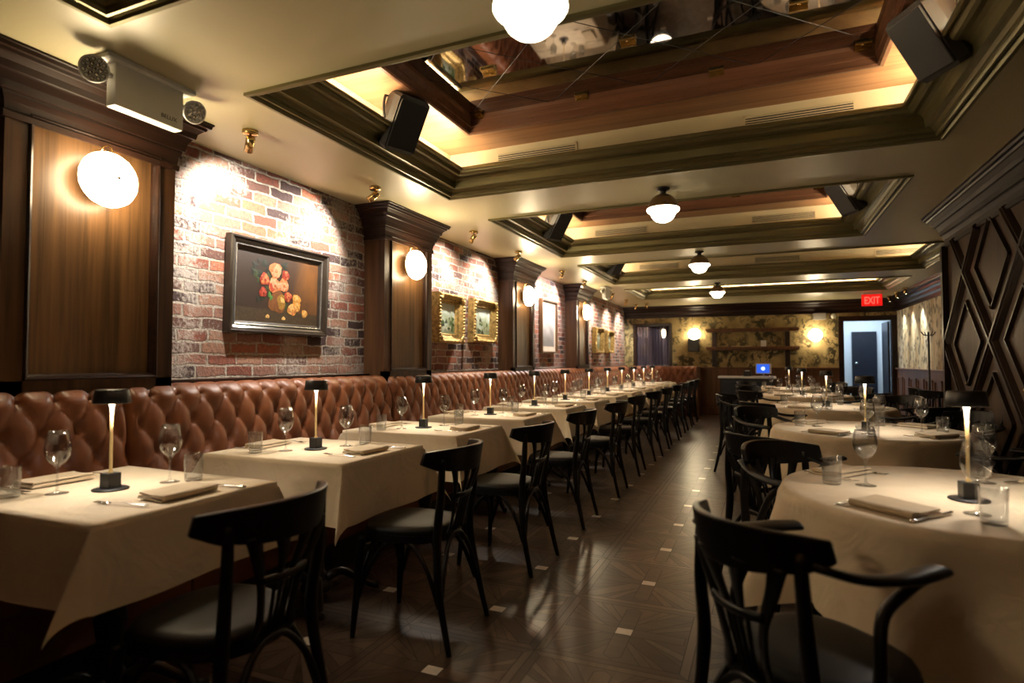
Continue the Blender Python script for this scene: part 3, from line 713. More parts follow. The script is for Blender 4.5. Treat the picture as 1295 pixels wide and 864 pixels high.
# ------------------------------------------------------------------ pictures
def frame_ring(mb, w_, h_, prof, mi=0):
    """picture in local YZ, facing +X; prof = [(inward, depth)]"""
    rings = [[(x, -w_/2+d_, -h_/2+d_), (x, w_/2-d_, -h_/2+d_), (x, w_/2-d_, h_/2-d_), (x, -w_/2+d_, h_/2-d_)] for d_, x in prof]
    mb.add([p for r in rings for p in r], [(j*4+q, j*4+(q+1) % 4, (j+1)*4+(q+1) % 4, (j+1)*4+q) for j in range(len(prof)-1) for q in range(4)], mi)
PC = {}
def paint(name, c):
    if name not in PC: PC[name] = plain('oil_'+name, tuple(x*(.55 if x > .1 else .4) for x in c), .45, 0, .3, 60)
    return PC[name]
def canvas_bg(name, stops, horiz=True):
    g = G(name); f = g.noise(3, 4, None, .6, .6); sx = g.n('ShaderNodeSeparateXYZ'); g.put(sx.inputs[0], g.coord())
    v = g.M('ADD', g.M('MULTIPLY', sx.outputs[1 if horiz else 2], 1.1), g.M('MULTIPLY', f, .8)); g.col(g.ramp(v, stops)); g.bump(g.noise(80, 3), .15, .002); return g.fin(.42)
def dab(mb, y, z, r, x, mi, seed, n=14, wob=.12, sy=1.0):
    rr = random.Random(seed); ph = rr.random()*6
    ring = []
    for i in range(n):
        a = 2*PI*i/n; q = r*(1+wob*math.sin(3*a+ph)+wob*.5*math.sin(5*a+2*ph)); ring.append((x, y+q*math.cos(a)*sy, z+q*math.sin(a)))
    mb.add(ring+[(x+.0008, y, z)], [(i, (i+1) % n, n) for i in range(n)], mi)
def rose(mb, y, z, r, cols, seed):
    rr = random.Random(seed); dab(mb, y, z, r, .0015, cols[0], seed)
    for k in range(9):
        a = rr.random()*6.28; q = r*.55; dab(mb, y+q*math.cos(a), z+q*math.sin(a), r*.38, .0022+k*.0002, cols[1+k % 2], seed+k, 9, .2)
    dab(mb, y, z, r*.45, .0045, cols[1], seed+50)
    dab(mb, y+r*.1, z-r*.1, r*.25, .0055, cols[0], seed+60)
    dab(mb, y+r*.05, z-r*.05, r*.12, .0062, cols[2], seed+61)
# flower still life
t = thing('painting', 'large oil painting of orange roses in a vase, dark moulded frame, on brick', 'painting', (XL+.012, 3.02, 1.68), 0); PW, PH = .87, .60
t.rotation_euler = (0, .03, 0)
mb = MB(); frame_ring(mb, PW, PH, [(0, .0), (0, .045), (.006, .055), (.014, .055), (.018, .047), (.03, .044), (.045, .034), (.05, .030)]); mb.build('picture_frame', MT['frame_dark'], t)
mb = MB(); frame_ring(mb, PW-.10, PH-.10, [(0, .030), (.0, .034), (.004, .037), (.009, .034), (.009, .022)]); mb.build('frame_bead', MT['frame_bead'], t, fixn=False)
mb = MB(); frame_ring(mb, PW-.118, PH-.118, [(0, .024), (.004, .024), (.016, .012)]); mb.build('inner_slip', MT['frame_dark'], t, fixn=False)
mb = MB(); mb.box((0, -PW/2+.06, -PH/2+.06), (.012, PW/2-.06, PH/2-.06)); cv = mb.build('canvas', canvas_bg('canvas_umber', [(.25, (.020, .010, .006)), (.5, (.035, .016, .008)), (.75, (.11, .042, .010)), (.95, (.05, .02, .007))]), t)
cols = [paint('peach', (.62, .20, .09)), paint('light', (.72, .33, .17)), paint('red', (.50, .09, .04)), paint('deep_red', (.32, .04, .02)), paint('yellow', (.66, .28, .06)), paint('pale_yellow', (.74, .42, .13)), paint('leaf', (.05, .075, .02)), paint('dark_leaf', (.02, .025, .012)), paint('vase', (.20, .09, .02)), paint('vase_light', (.32, .16, .03)), paint('table', (.085, .05, .022)), paint('bright_leaf', (.10, .20, .05))]
mb = MB(); ox, oz = -.02, 0
mb.add([(.0125, -PW/2+.062, -PH/2+.062), (.0125, PW/2-.062, -PH/2+.062), (.0125, PW/2-.062, -.148), (.0125, -PW/2+.062, -.135)], [(0, 1, 2, 3)], 10)
mb2 = MB()
B = .0125
def dd(y, z, r, mi, sd, lay=0, **k): dab(mb, y, z, r, B+.0004+lay*.0003, mi, sd, **k)
for k in range(26): rr = random.Random(k); dd(-.10+rr.uniform(-.16, .16), .05+rr.uniform(-.16, .13), rr.uniform(.012, .032), 7 if k % 3 else 6, k, 0, n=8, wob=.35)
dd(-.02, -.085, .075, 8, 5, 2); dd(0.005, -.08, .05, 9, 6, 3); dd(.02, -.07, .022, 5, 7, 4)
def rs(y, z, r, c3, sd):
    m2 = MB(); rose(m2, y, z, r*1.15, [0, 1, 2], sd); mb.add([(v[0]+B, v[1], v[2]) for v in m2.v], m2.f, 0); n_ = len(m2.f)
    for q in range(n_): mb.mi[len(mb.mi)-n_+q] = c3[m2.mi[q]]
rs(-.135, .055, .035, (2, 0, 3), 11); rs(-.145, -.03, .028, (3, 2, 3), 12); rs(.045, .10, .03, (3, 2, 0), 13); rs(.075, -.04, .030, (2, 0, 3), 14)
rs(-.045, .125, .046, (0, 1, 1), 15); rs(-.05, .025, .044, (0, 1, 2), 16); rs(.03, .035, .040, (0, 1, 0), 17)
rs(.155, -.055, .034, (4, 5, 4), 18); rs(.115, -.125, .036, (4, 5, 0), 19); rs(.16, -.10, .030, (4, 5, 4), 20); rs(.235, -.145, .024, (4, 5, 4), 21)
dd(-.09, -.04, .02, 11, 30, 3, sy=.7); dd(-.075, -.06, .016, 11, 31, 3); dd(-.1, -.185, .012, 5, 33, 3, sy=1.4); dd(.04, -.19, .012, 5, 34, 3, sy=1.4)
mb.build('painted_flowers', cols, t, fixn=False)
# gilt frames
def gilt(y, z, w_, h_, depth, label, stops, seed):
    t = thing('gilt_picture', label, 'painting', (XL+.012, y, z), 0, None); t.rotation_euler = (0, .02, 0)
    rr = random.Random(seed)
    mb = MB(); frame_ring(mb, w_, h_, [(0, 0), (0, depth*.8), (.01, depth), (.025, depth*.98), (.04, depth*.8), (.055, depth*.55), (.075, depth*.42), (.085, depth*.45), (.09, depth*.36), (.10, depth*.2)]); mb.build('gilt_frame', MT['gold'], t)
    mb = MB()
    def orn(y_, z_, r): mb.lathe([(r, 0), (r*.95, r*.4), (r*.6, r*.75), (0, r*.9)], 8, mat=Matrix.Translation((depth*.93, y_, z_)) @ Matrix.Rotation(PI/2, 4, 'Y'))
    ny, nz = int(w_/.035), int(h_/.035)
    for i in range(ny+1):
        for sg in (-1, 1): orn(-w_/2+.018+(w_-.036)*i/ny, sg*(h_/2-.018), .013+.007*rr.random())
    for i in range(nz+1):
        for sg in (-1, 1): orn(sg*(w_/2-.018), -h_/2+.018+(h_-.036)*i/nz, .013+.007*rr.random())
    for sy in (-1, 1):
        for sz in (-1, 1):
            for k in range(7): a = k*.9; orn(sy*(w_/2-.03-.03*abs(math.cos(a))), sz*(h_/2-.03-.03*abs(math.sin(a))), .022)
    mb.build('carved_ornament', MT['gold'], t)
    mb = MB(); mb.box((0, -w_/2+.095, -h_/2+.095), (depth*.22, w_/2-.095, h_/2-.095)); mb.build('canvas', canvas_bg('landscape_%d' % seed, stops, False), t)
    mb = MB(); x = depth*.22+.001
    for k in range(22): r2 = random.Random(seed*100+k); dab(mb, r2.uniform(-w_/2+.13, w_/2-.13), r2.uniform(-h_/2+.12, .02), r2.uniform(.012, .03), x+k*.0001, k % 3, k, 8, .35)
    mb.build('painted_trees', [paint('dark_leaf', (.02, .025, .012)), paint('moss', (.10, .12, .04)), paint('cream', (.42, .40, .28))], t, fixn=False)
ST = [(.1, (.08, .09, .04)), (.35, (.16, .18, .10)), (.55, (.42, .46, .42)), (.8, (.55, .60, .58))]
gilt(5.27, 1.635, .54, .50, .10, 'deep-boxed gilt frame with a small landscape, left of the gilt pair', ST, 1)
gilt(6.10, 1.655, .62, .49, .085, 'carved gilt frame with a small landscape, beside the third pilaster', ST, 2)
gilt(11.25, 1.60, .60, .50, .09, 'far gilt frame past the farthest pilaster, left one', ST, 3)
gilt(12.15, 1.60, .56, .46, .09, 'far gilt frame past the farthest pilaster, right one', ST, 4)
t = thing('framed_print', 'tall pale print in a thin wooden frame between third and farthest pilasters', 'picture', (XL+.012, 8.40, 1.72), 0); w_, h_ = .70, .80
mb = MB(); frame_ring(mb, w_, h_, [(0, 0), (0, .05), (.006, .055), (.022, .055), (.026, .045), (.028, .02)]); mb.build('picture_frame', MT['walnut_in'], t)
mb = MB(); mb.box((0, -w_/2+.02, -h_/2+.02), (.02, w_/2-.02, h_/2-.02)); mb.build('mount', MT['napkin'], t)
mb = MB(); mb.box((.02, -w_/2+.10, -h_/2+.10), (.0215, w_/2-.10, h_/2-.10)); mb.build('print', canvas_bg('pale_print', [(.2, (.10, .10, .10)), (.5, (.34, .33, .32)), (.8, (.22, .22, .25))], False), t)

# ------------------------------------------------------------------ back wall furnishings
t = bpy.data.objects.new('window_1', None); C.objects.link(t); struct(t)
mb = MB()
for a, b_ in (((WX0-.07, YB-.03, WZ0-.07), (WX0, YB+.10, WZ1+.07)), ((WX1, YB-.03, WZ0-.07), (WX1+.07, YB+.10, WZ1+.07)), ((WX0, YB-.03, WZ1), (WX1, YB+.10, WZ1+.07)), ((WX0-.02, YB-.045, WZ0-.07), (WX1+.02, YB+.10, WZ0))): mb.box(a, b_, bev=.006)
mb.build('window_frame', MT['walnut_y'], t)
mb = MB(); mb.box((WX0, YB+.02, WZ0), (WX1, YB+.024, WZ1)); mb.build('pane', MT['pane'], t)
mb = MB(); n = 120; vs = []
for i in range(n+1):
    x = WX0+.002+(WX1-WX0-.004)*i/n; yy = YB+.075+.02*math.sin(i*.55)+.008*math.sin(i*.21)
    vs += [(x, yy, WZ0), (x, yy, WZ1)]
mb.add(vs, [(2*i, 2*i+2, 2*i+3, 2*i+1) for i in range(n)], 0, True); o = mb.build('curtain', MT['curtain'], fixn=False); tag(o, 'grey pleated curtain behind the small back window', 'curtain')
mb = MB(); mb.box((WX0-.05, YB+.105, WZ0-.05), (WX1+.05, YB+.118, WZ1+.05)); mb.build('backing', MT['black'], t)

def cabinet_box(x, z, w_, h_, label):
    t = thing('wall_box', label, 'speaker', (x, YB-.001, z)); mb = MB(); mb.box((-w_/2, -.12, -h_/2), (w_/2, 0, h_/2), bev=.008); mb.build('housing', MT['speaker'], t)
    mb = MB(); mb.box((-w_/2+.015, -.127, -h_/2+.015), (w_/2-.015, -.119, h_/2-.015), bev=.003); mb.build('grille', MT['black'], t)
cabinet_box(-1.42, 1.56, .24, .30, 'small black loudspeaker box below a glowing wall lamp on the back wall')
t = thing('wall_shelf_unit', 'dark wooden two-tier shelf unit on the damask wallpaper of the back wall', 'shelf', (-.20, YB-.001, 1.1))
mb = MB(); mb.box((-.95, -.18, .76), (.93, 0, .81), bev=.008); mb.box((-.93, -.165, .735), (.91, 0, .76)); mb.build('shelf', MT['wains'], t)
mb = MB(); mb.box((-.95, -.18, .36), (.93, 0, .41), bev=.008); mb.box((-.93, -.165, .335), (.91, 0, .36)); mb.build('shelf', MT['wains'], t)
for x in (-.78, .70): mb = MB(); mb.box((x-.05, -.06, -.03), (x+.05, -.0005, .73), bev=.006); mb.build('upright', MT['walnut_y'], t)
mb = MB(); mb.box((-.42, -.15, 0), (-.02, -.05, .012)); o = mb.build('book', MT['napkin']); o.location = (-.2, YB, 1.511); tag(o, 'pale book lying flat on the lower shelf of the back wall', 'book')
mb = MB(); mb.box((-.055, -.14, 0), (.055, -.10, .13), bev=.004); o = mb.build('menu_card', MT['plastic']); o.location = (.03, YB, 1.511); tag(o, 'small pale card standing on the lower wall shelf', 'card')
# small downlight above the shelves
# host stand
t = thing('host_stand', 'dark service counter with a white stone top in front of the shelf wall', 'counter', (-.38, 12.5, 0))
mb = MB(); mb.box((-.43, -.2, .86), (.62, .22, .90), bev=.006); mb.build('countertop', MT['marble'], t)
mb = MB(); mb.box((-.40, -.17, .001), (.59, .19, .86)); mb.build('counter_body', MT['black'], t)
for x in (-.36, .12):
    mb = MB(); mb.box((x, -.185, .12), (x+.44, -.169, .80), bev=.005); mb.build('door', MT['navy'], t)
t = thing('monitor', 'small screen glowing blue on the white counter', 'monitor', (.02, 12.45, .90), .1)
mb = MB(); mb.box((-.14, -.012, .05), (.14, .012, .25), bev=.006); mb.build('bezel', MT['plastic'], t)
mb = MB(); mb.box((-.125, -.0135, .065), (.105, -.0122, .235)); s_ = mb.build('screen', MT['screen'], t)
mb = MB()
mb.lathe([(0, 0), (.035, 0), (.035, .0004), (0, .0004)], 20, mat=Matrix.Translation((-.01, -.0137, .15)) @ Matrix.Rotation(PI/2, 4, 'X')); mb.build('screen_mark', MT['screen_w'], s_)
mb = MB(); mb.tube([(0, 0, .01), (0, .01, .07)], .014, 8); mb.box((-.07, -.05, 0), (.07, .05, .012), bev=.003); mb.build('stand', MT['grey'], t)
t = thing('receipt_printer', 'small black receipt printer left of the blue screen', 'printer', (-.27, 12.47, .90))
mb = MB(); mb.box((-.075, -.09, 0), (.075, .09, .10), bev=.01); mb.build('housing', MT['speaker'], t)
mb = MB(); mb.box((-.04, -.05, .100), (.04, -.045, .115)); mb.build('paper', MT['plastic'], t)
# exit sign
t = thing('exit_sign', 'red lit EXIT sign hanging from the ceiling before the doorway', 'sign', (1.88, 12.6, ZC))
mb = MB(); mb.box((-.165, -.012, -.245), (.165, .012, -.03), bev=.003); pn = mb.build('sign_panel', MT['exit'], t)
mb = MB(); mb.box((-.15, -.03, -.03), (.15, .03, -.001), bev=.004); mb.build('mount', MT['plastic'], t)
cu = bpy.data.curves.new('exit_letters', 'FONT'); cu.body = 'EXIT'; cu.size = .185; cu.extrude = .002; cu.offset = .004; cu.align_x = 'CENTER'
to = bpy.data.objects.new('exit_letters', cu); C.objects.link(to); dg = bpy.context.evaluated_depsgraph_get(); me = bpy.data.meshes.new_from_object(to.evaluated_get(dg)); bpy.data.objects.remove(to)
me.materials.append(MT['exit_on']); o = bpy.data.objects.new('letters', me); C.objects.link(o); o.parent = pn; o.rotation_euler = (PI/2, 0, 0); o.location = (0, -.0145, -.205); o.scale = (.66, 1, 1)
spot((1.93, 13.0), (1.95, 13.3, 1.0), 'small ceiling spotlight under the red exit sign', .25, 60, (1, .95, .85))
mb = MB(); mb.box((-.12, -.06, -.07), (.12, 0, .07), bev=.008); o = mb.build('junction_box', MT['grey']); o.location = (1.12, YB-.001, 2.13); tag(o, 'pale plastic box high on the damask wall beside the exit sign', 'box')
mb = MB(); mb.lathe([(0, 0), (.05, 0), (.05, -.025), (.03, -.04), (0, -.042)], 20, mat=Matrix.Rotation(PI/2, 4, 'X')); o = mb.build('smoke_detector', MT['plastic']); o.location = (1.38, YB-.001, 2.13); tag(o, 'round white detector beside the pale box on the back wall', 'detector')
# coat stand by the landscape wall
t = thing('coat_stand', 'thin black metal coat stand before the lit landscape wallpaper', 'coat stand', (2.22, 10.2, 0))
mb = MB(); mb.tube([(0, 0, .01), (0, 0, 1.62)], .013, 8); mb.build('pole', MT['black'], t)
for q in range(4):
    a = q*PI/2+.3; mb = MB(); mb.tube([(0, 0, 1.57), (.06*math.cos(a), .06*math.sin(a), 1.57), (.10*math.cos(a), .10*math.sin(a), 1.62)], .007, 6, smooth_path=3); mb.build('hook', MT['black'], t)
mb = MB(); mb.lathe([(0, 0), (.17, 0), (.17, .012), (.02, .022), (0, .022)], 24); mb.build('base', MT['black'], t)
t = thing('menu_stand', 'dark wall-mounted tv panel at the rear right wall', 'screen', (XR2-.002, 9.0, 1.55))
mb = MB(); mb.box((-.05, -1.1, -.45), (0, 1.1, .62), bev=.006); mb.build('casing', MT['black'], t)
t.name = 'wall_panel'; t['label'] = 'tall dark panel on the right wall beside the lit landscape wallpaper'; t['category'] = 'panel'
mb = MB(); mb.box((-.054, -1.06, -.41), (-.049, 1.06, .58)); mb.build('glossy_front', MT['black'], t)

# ------------------------------------------------------------------ furniture prototypes
def chair(name, label, arms=False):
    t = thing(name, label, 'chair'); W = MT['black_wood']
    hw = .19 if not arms else .20
    # seat
    def seatpoly(s_, n=40):
        P = []
        for i in range(n):
            a = 2*PI*i/n; c_, s2 = math.cos(a), math.sin(a); e = 2.6
            r = (abs(c_)**e+abs(s2)**e)**(-1/e); x = c_*r*hw*s_; y = s2*r*.205*s_; x *= 1+.10*(y/.2); P.append((x, y))
        return P
    mb = MB(); P = seatpoly(1.0); mb.prism(P, .425, .455); mb.build('seat_frame', W, t)
    mb = MB(); vs = []; n = 40; lev = [(.97, .455), (.985, .468), (.95, .482), (.80, .490), (.5, .494), (.2, .496)]
    for s_, z in lev: vs += [(x, y, z) for x, y in seatpoly(s_)]
    vs.append((0, 0, .496)); fs = [(j*n+i, j*n+(i+1) % n, (j+1)*n+(i+1) % n, (j+1)*n+i) for j in range(len(lev)-1) for i in range(n)]+[((len(lev)-1)*n+i, (len(lev)-1)*n+(i+1) % n, len(lev)*n) for i in range(n)]
    mb.add(vs, fs, 0, True); mb.build('seat', MT['black_leather'], t)
    for sx in (-1, 1):
        mb = MB(); mb.tube([(sx*.175, .165, .43), (sx*.178, .172, .38), (sx*.185, .185, .20), (sx*.195, .20, .0)], [.019, .019, .0165, .011], 10, smooth_path=3); mb.build('leg', W, t)
        px_ = hw-.015 if not arms else hw-.04; yc_ = -.305+.135*(px_/(hw+(.045 if not arms else .002)))**2.1+.010
        mb = MB(); mb.tube([(sx*.205, -.27, .0), (sx*.19, -.215, .25), (sx*(hw-.025), -.195, .46), (sx*(px_+hw-.02)/2, (-.195+yc_)/2-.005, .63), (sx*px_, yc_, .79)], [.012, .016, .019, .017, .014], 10, smooth_path=5); mb.build('leg', W, t)
    # crest rail
    mb = MB(); n = 28; vs = []; 
    HWX = hw+.045 if not arms else hw+.002
    for i in range(n+1):
        u = -1+2*i/n; x = u*HWX; y = -.305+.135*abs(u)**2.1; y2 = y
        k = 1-max(0, (abs(u)-.80)/.20)*.36
        top = .838-.014*u*u; bot = .728+.012*min(1, abs(u)*1.4)**3
        bot = top-(top-bot)*k*(1.0); top_ = top-.006*(1-k)
        nx, ny = (u*.55, -1); L = math.hypot(nx, ny); nx /= L; ny /= L; th = .011
        lean = .018
        vs += [(x+nx*th, y+ny*th+lean, bot), (x+nx*th, y+ny*th, top_), (x-nx*th, y-ny*th, top_), (x-nx*th, y-ny*th+lean, bot)]
    fs = [(i*4+a, i*4+(a+1) % 4, (i+1)*4+(a+1) % 4, (i+1)*4+a) for i in range(n) for a in range(4)]+[(0, 1, 2, 3), (n*4+3, n*4+2, n*4+1, n*4)]
    mb.add(vs, fs, 0, False); cr = mb.build('crest_rail', W, t)
    bv = cr.modifiers.new('b', 'BEVEL'); bv.width = .005; bv.segments = 2; bv.limit_method = 'ANGLE'
    # fan back
    ys_ = -.305+.135*(.125/HWX)**2.1+.014
    for sx in (-1, 1):
        mb = MB(); mb.tube([(sx*.125, ys_, .752), (sx*.110, ys_+.002, .69), (sx*.075, -.232, .60), (sx*.060, -.212, .50), (sx*.075, -.198, .45)], [.030, .021, .015, .015, .018], 8, smooth_path=5, up=(1, 0, 0), flat=(1, .36)); mb.build('splat', W, t)
        mb = MB(); mb.tube([(sx*.050, -.282, .76), (sx*.036, -.272, .70), (sx*.022, -.248, .625)], [.036, .020, .012], 8, smooth_path=5, up=(1, 0, 0), flat=(1, .42)); mb.build('splat', W, t)
        mb = MB(); mb.tube([(sx*.036, -.245, .625), (sx*.020, -.205, .46)], .006, 6); mb.build('spindle', W, t)
        mb = MB(); mb.tube([(sx*.012, -.248, .625), (sx*.007, -.207, .46)], .006, 6); mb.build('spindle', W, t)
    mb = MB(); mb.tube([(-.083, -.240, .622), (-.03, -.252, .618), (.03, -.252, .618), (.083, -.240, .622)], .012, 8, smooth_path=4, up=(0, 0, 1), flat=(1, .6)); mb.build('cross_bar', W, t)
    # bentwood braces
    for a_, b_ in (((-.188, .185, .16), (.188, .185, .16)), ((-.19, -.225, .18), (.19, -.225, .18)), ((-.19, .18, .16), (-.19, -.215, .18)), ((.19, .18, .16), (.19, -.215, .18))):
        a_, b_ = Vector(a_), Vector(b_); mid = (a_+b_)/2; mb = MB(); inw = Vector((-mid.x, -mid.y, 0))*.10
        mb.tube([a_, a_*.86+b_*.14+Vector((0, 0, .14))+inw*.5, a_*.68+b_*.32+Vector((0, 0, .235))+inw, mid+Vector((0, 0, .262))+inw, a_*.32+b_*.68+Vector((0, 0, .235))+inw, a_*.14+b_*.86+Vector((0, 0, .14))+inw*.5, b_], .0105, 8, smooth_path=4); mb.build('brace', W, t)
    if arms:
        for sx in (-1, 1):
            mb = MB(); mb.tube([(sx*(HWX-.02), -.20, .765), (sx*(HWX+.01), -.10, .735), (sx*(HWX+.02), .02, .722), (sx*(HWX+.01), .10, .720), (sx*(HWX), .165, .718)], [.024, .026, .030, .034, .031], 10, smooth_path=5, up=(1, 0, 0), flat=(1, .42)); mb.build('armrest', W, t)
            mb = MB(); mb.tube([(sx*(hw+.0), -.04, .45), (sx*(hw+.02), -.055, .53), (sx*(HWX-.0), -.02, .64), (sx*(HWX+.01), .05, .695), (sx*(HWX+.005), .105, .708)], .014, 8, smooth_path=5); mb.build('arm_support', W, t)
    return t

def table_base(t, h=.72, foot=.28):
    mb = MB(); mb.lathe([(0, .035), (.075, .035), (.08, .05), (.06, .075), (.045, .09), (.050, .11), (.038, .13), (.034, .20), (.045, .25), (.052, .30), (.045, .35), (.034, .38), (.045, .40), (.045, .415), (.033, .43), (.030, .60), (.038, .64), (.05, h-.03), (.10, h-.02), (.10, h), (0, h)], 20); mb.build('column', MT['iron'], t)
    for q in range(4):
        a = q*PI/2+PI/4; c_, s_ = math.cos(a), math.sin(a)
        mb = MB(); mb.tube([(.05*c_, .05*s_, .09), (.12*c_, .12*s_, .115), (.20*c_, .20*s_, .07), (foot*c_, foot*s_, .022), ((foot+.03)*c_, (foot+.03)*s_, .018)], [.022, .020, .018, .016, .018], 8, smooth_path=4); mb.build('foot', MT['iron'], t)
def square_table():
    t = thing('dining_table', '', 'table'); mb = MB(); mb.box((-.415, -.325, .72), (.415, .325, .745), bev=.004); mb.build('tabletop', MT['wains'], t); table_base(t); return t
def round_table():
    t = thing('round_table', '', 'table'); mb = MB(); mb.lathe([(0, .72), (.555, .72), (.558, .725), (.558, .742), (.555, .745), (0, .745)], 48, smooth=False); mb.build('tabletop', MT['wains'], t); table_base(t, .72, .36); return t

def rect_cloth(seed, a=.42, b=.33, d=.27, dirs=None):
    rr = random.Random(seed); mb = MB(); z0 = .7475; e = .004
    n1, n2, nd = 22, 18, 14
    a += e; b += e
    us = [-a-d+d*i/nd for i in range(nd)]+[-a+2*a*i/n1 for i in range(n1+1)]+[a+d*(i+1)/nd for i in range(nd)]
    vsx = [-b-d+d*i/nd for i in range(nd)]+[-b+2*b*i/n2 for i in range(n2+1)]+[b+d*(i+1)/nd for i in range(nd)]
    ph = [rr.random()*6 for _ in range(8)]; out = []
    for u in us:
        for v in vsx:
            p = max(0, abs(u)-a); q = max(0, abs(v)-b); su = 1 if u > 0 else -1; sv = 1 if v > 0 else -1
            if p == 0 and q == 0: out.append((u, v, z0+.0012*math.sin(u*9+ph[0])*math.sin(v*8+ph[1]))); continue
            if p > 0 and q == 0:
                k = p/d; near = min(1, (b-abs(v))/.10)
                x = su*(a+.006*k+.012*k*math.sin(v*11+ph[2]+su)*near+.05*k*.45); out.append((x, v, z0-p*(.985)-.0*k)); continue
            if q > 0 and p == 0:
                k = q/d; near = min(1, (a-abs(u))/.10)
                y = sv*(b+.006*k+.012*k*math.sin(u*10+ph[3]+sv)*near+.05*k*.45); out.append((u, y, z0-q*.985)); continue
            r = math.hypot(p, q); th = math.atan2(q, p); k = r/d
            # fin: out along chosen azimuth, biggest at 45 deg
            m_ = math.sin(2*th); ci = (0 if su > 0 else 2)+(0 if sv > 0 else 1); az = dirs[ci] if dirs else PI/4
            ox = su*math.cos(az); oy = sv*math.sin(az)
            fin = r*(.33*m_**.8)
            bx = su*(.028*k*math.cos(th)**2); by = sv*(.028*k*math.sin(th)**2)
            wob = .010*k*math.sin(th*6+ph[4])
            dz = r*(.985*(1-m_)+.80*m_) if True else 0
            # extra slack makes the tip hang lower
            out.append((su*a+bx+ox*fin+wob*oy, sv*b+by+oy*fin-wob*ox, z0-dz-.0*m_))
    nv = len(vsx); fs = [(i*nv+j, (i+1)*nv+j, (i+1)*nv+j+1, i*nv+j+1) for i in range(len(us)-1) for j in range(nv-1)]
    mb.add(out, fs, 0, True); return mb
def round_cloth(seed, R=.565, half=.88, rot=0, amp=1.0):
    rr = random.Random(seed); mb = MB(); na = 176; z0 = .7475; rings = []
    for s_ in (0, .25, .5, .75, .95, 1.0): rings.append(('t', s_))
    nd = 18
    for i in range(1, nd+1): rings.append(('d', i/nd))
    ph = [rr.random()*6 for _ in range(6)]; out = []
    for kind, s_ in rings:
        for i in range(na):
            a = 2*PI*i/na
            if kind == 't': out.append((R*s_*math.cos(a), R*s_*math.sin(a), z0)); continue
            ar = a-rot; Ls = half/max(abs(math.cos(ar)), abs(math.sin(ar)))-R
            Ls = min(Ls, .66)
            dr = Ls*s_; c4 = abs(math.sin(2*ar))  # 1 at corners
            fold = math.sin(a*8+ph[0]+1.1*math.sin(a*2+ph[1]))*.5+math.sin(a*13+ph[2])*.22
            am = (.020+.19*s_*(.35+.65*c4)*min(1, dr/.3))*amp*1.5*min(1, s_*5)
            rad = R+.004+.010*s_+am*(fold*.6+.22)+min(dr, .012)
            out.append((rad*math.cos(a), rad*math.sin(a), z0-dr+.002*s_))
    fs = [(j*na+i, j*na+(i+1) % na, (j+1)*na+(i+1) % na, (j+1)*na+i) for j in range(len(rings)-1) for i in range(na)]
    mb.add(out, fs, 0, True); return mb

def wine_glass():
    t = MB()
    pr = [(0, 0), (.034, 0), (.035, .0015), (.030, .003), (.012, .006), (.005, .012), (.0038, .03), (.0036, .07), (.0045, .088), (.010, .096), (.022, .106), (.033, .122), (.039, .142), (.040, .155), (.037, .178), (.032, .200), (.0285, .215), (.0275, .215), (.031, .199), (.036, .178), (.0388, .155), (.0378, .142), (.032, .1235), (.021, .1085), (.009, .100), (0, .098)]
    t.lathe(pr, 28); return t.build('wine_glass', MT['glass'])
def tumbler():
    t = MB(); pr = [(0, 0), (.029, 0), (.031, .002), (.0345, .10), (.0342, .102), (.0330, .100), (.0298, .012), (.026, .009), (0, .009)]; t.lathe(pr, 28); return t.build('water_tumbler', MT['glass'])
def napkin():
    mb = MB(); L, Wd = .105, .058
    def layer(z, s_, th, dx):
        n = 10; vs = []
        for i in range(n+1):
            u = -1+2*i/n
            for v in (-1, 1):
                zz = z+.002*math.sin(u*2.2+z*300)+(.003 if v > 0 else 0)*(u*.4)
                vs += [(dx+u*Wd*s_, v*L*s_, zz), (dx+u*Wd*s_, v*L*s_, zz+th)]
        fs = [(i*4, i*4+4, i*4+6, i*4+2) for i in range(n)]+[(i*4+1, i*4+3, i*4+7, i*4+5) for i in range(n)]+[(i*4, i*4+1, i*4+5, i*4+4) for i in range(n)]+[(i*4+2, i*4+6, i*4+7, i*4+3) for i in range(n)]+[(0, 2, 3, 1), (n*4, n*4+1, n*4+3, n*4+2)]
        mb.add(vs, fs, 0)
    layer(.0025, 1.0, .006, 0); layer(.0095, .97, .006, .002); layer(.0165, .95, .006, .0)
    # rolled fold along one long edge
    mb.tube([(-.058, -.10, .013), (-.060, 0, .0125), (-.058, .10, .013)], .0105, 8, smooth_path=3, up=(0, 0, 1))
    o = mb.build('napkin', MT['napkin']); bv = o.modifiers.new('b', 'BEVEL'); bv.width = .002; bv.segments = 2; bv.limit_method = 'ANGLE'; return o
def fork():
    mb = MB(); mb.tube([(0, -.10, .004), (0, -.06, .005), (0, .0, .008), (0, .035, .004), (0, .05, .004)], [.0075, .006, .003, .004, .011], 8, smooth_path=4, up=(1, 0, 0), flat=(1, .25))
    for k in range(4): x = -.0085+k*.0057; mb.tube([(x*.9, .048, .004), (x, .07, .003), (x, .098, .006)], [.0024, .002, .0012], 6, up=(1, 0, 0), flat=(1, .6))
    return mb.build('fork', MT['steel'])
def knife():
    mb = MB(); mb.tube([(0, -.105, .005), (0, -.06, .005), (0, -.01, .005)], [.008, .007, .005], 8, smooth_path=3, up=(1, 0, 0), flat=(1, .5))
    mb.prism([(-.005, -.01), (.006, -.01), (.010, .03), (.010, .085), (.006, .105), (-.004, .115)], .004, .006); return mb.build('table_knife', MT['steel'])
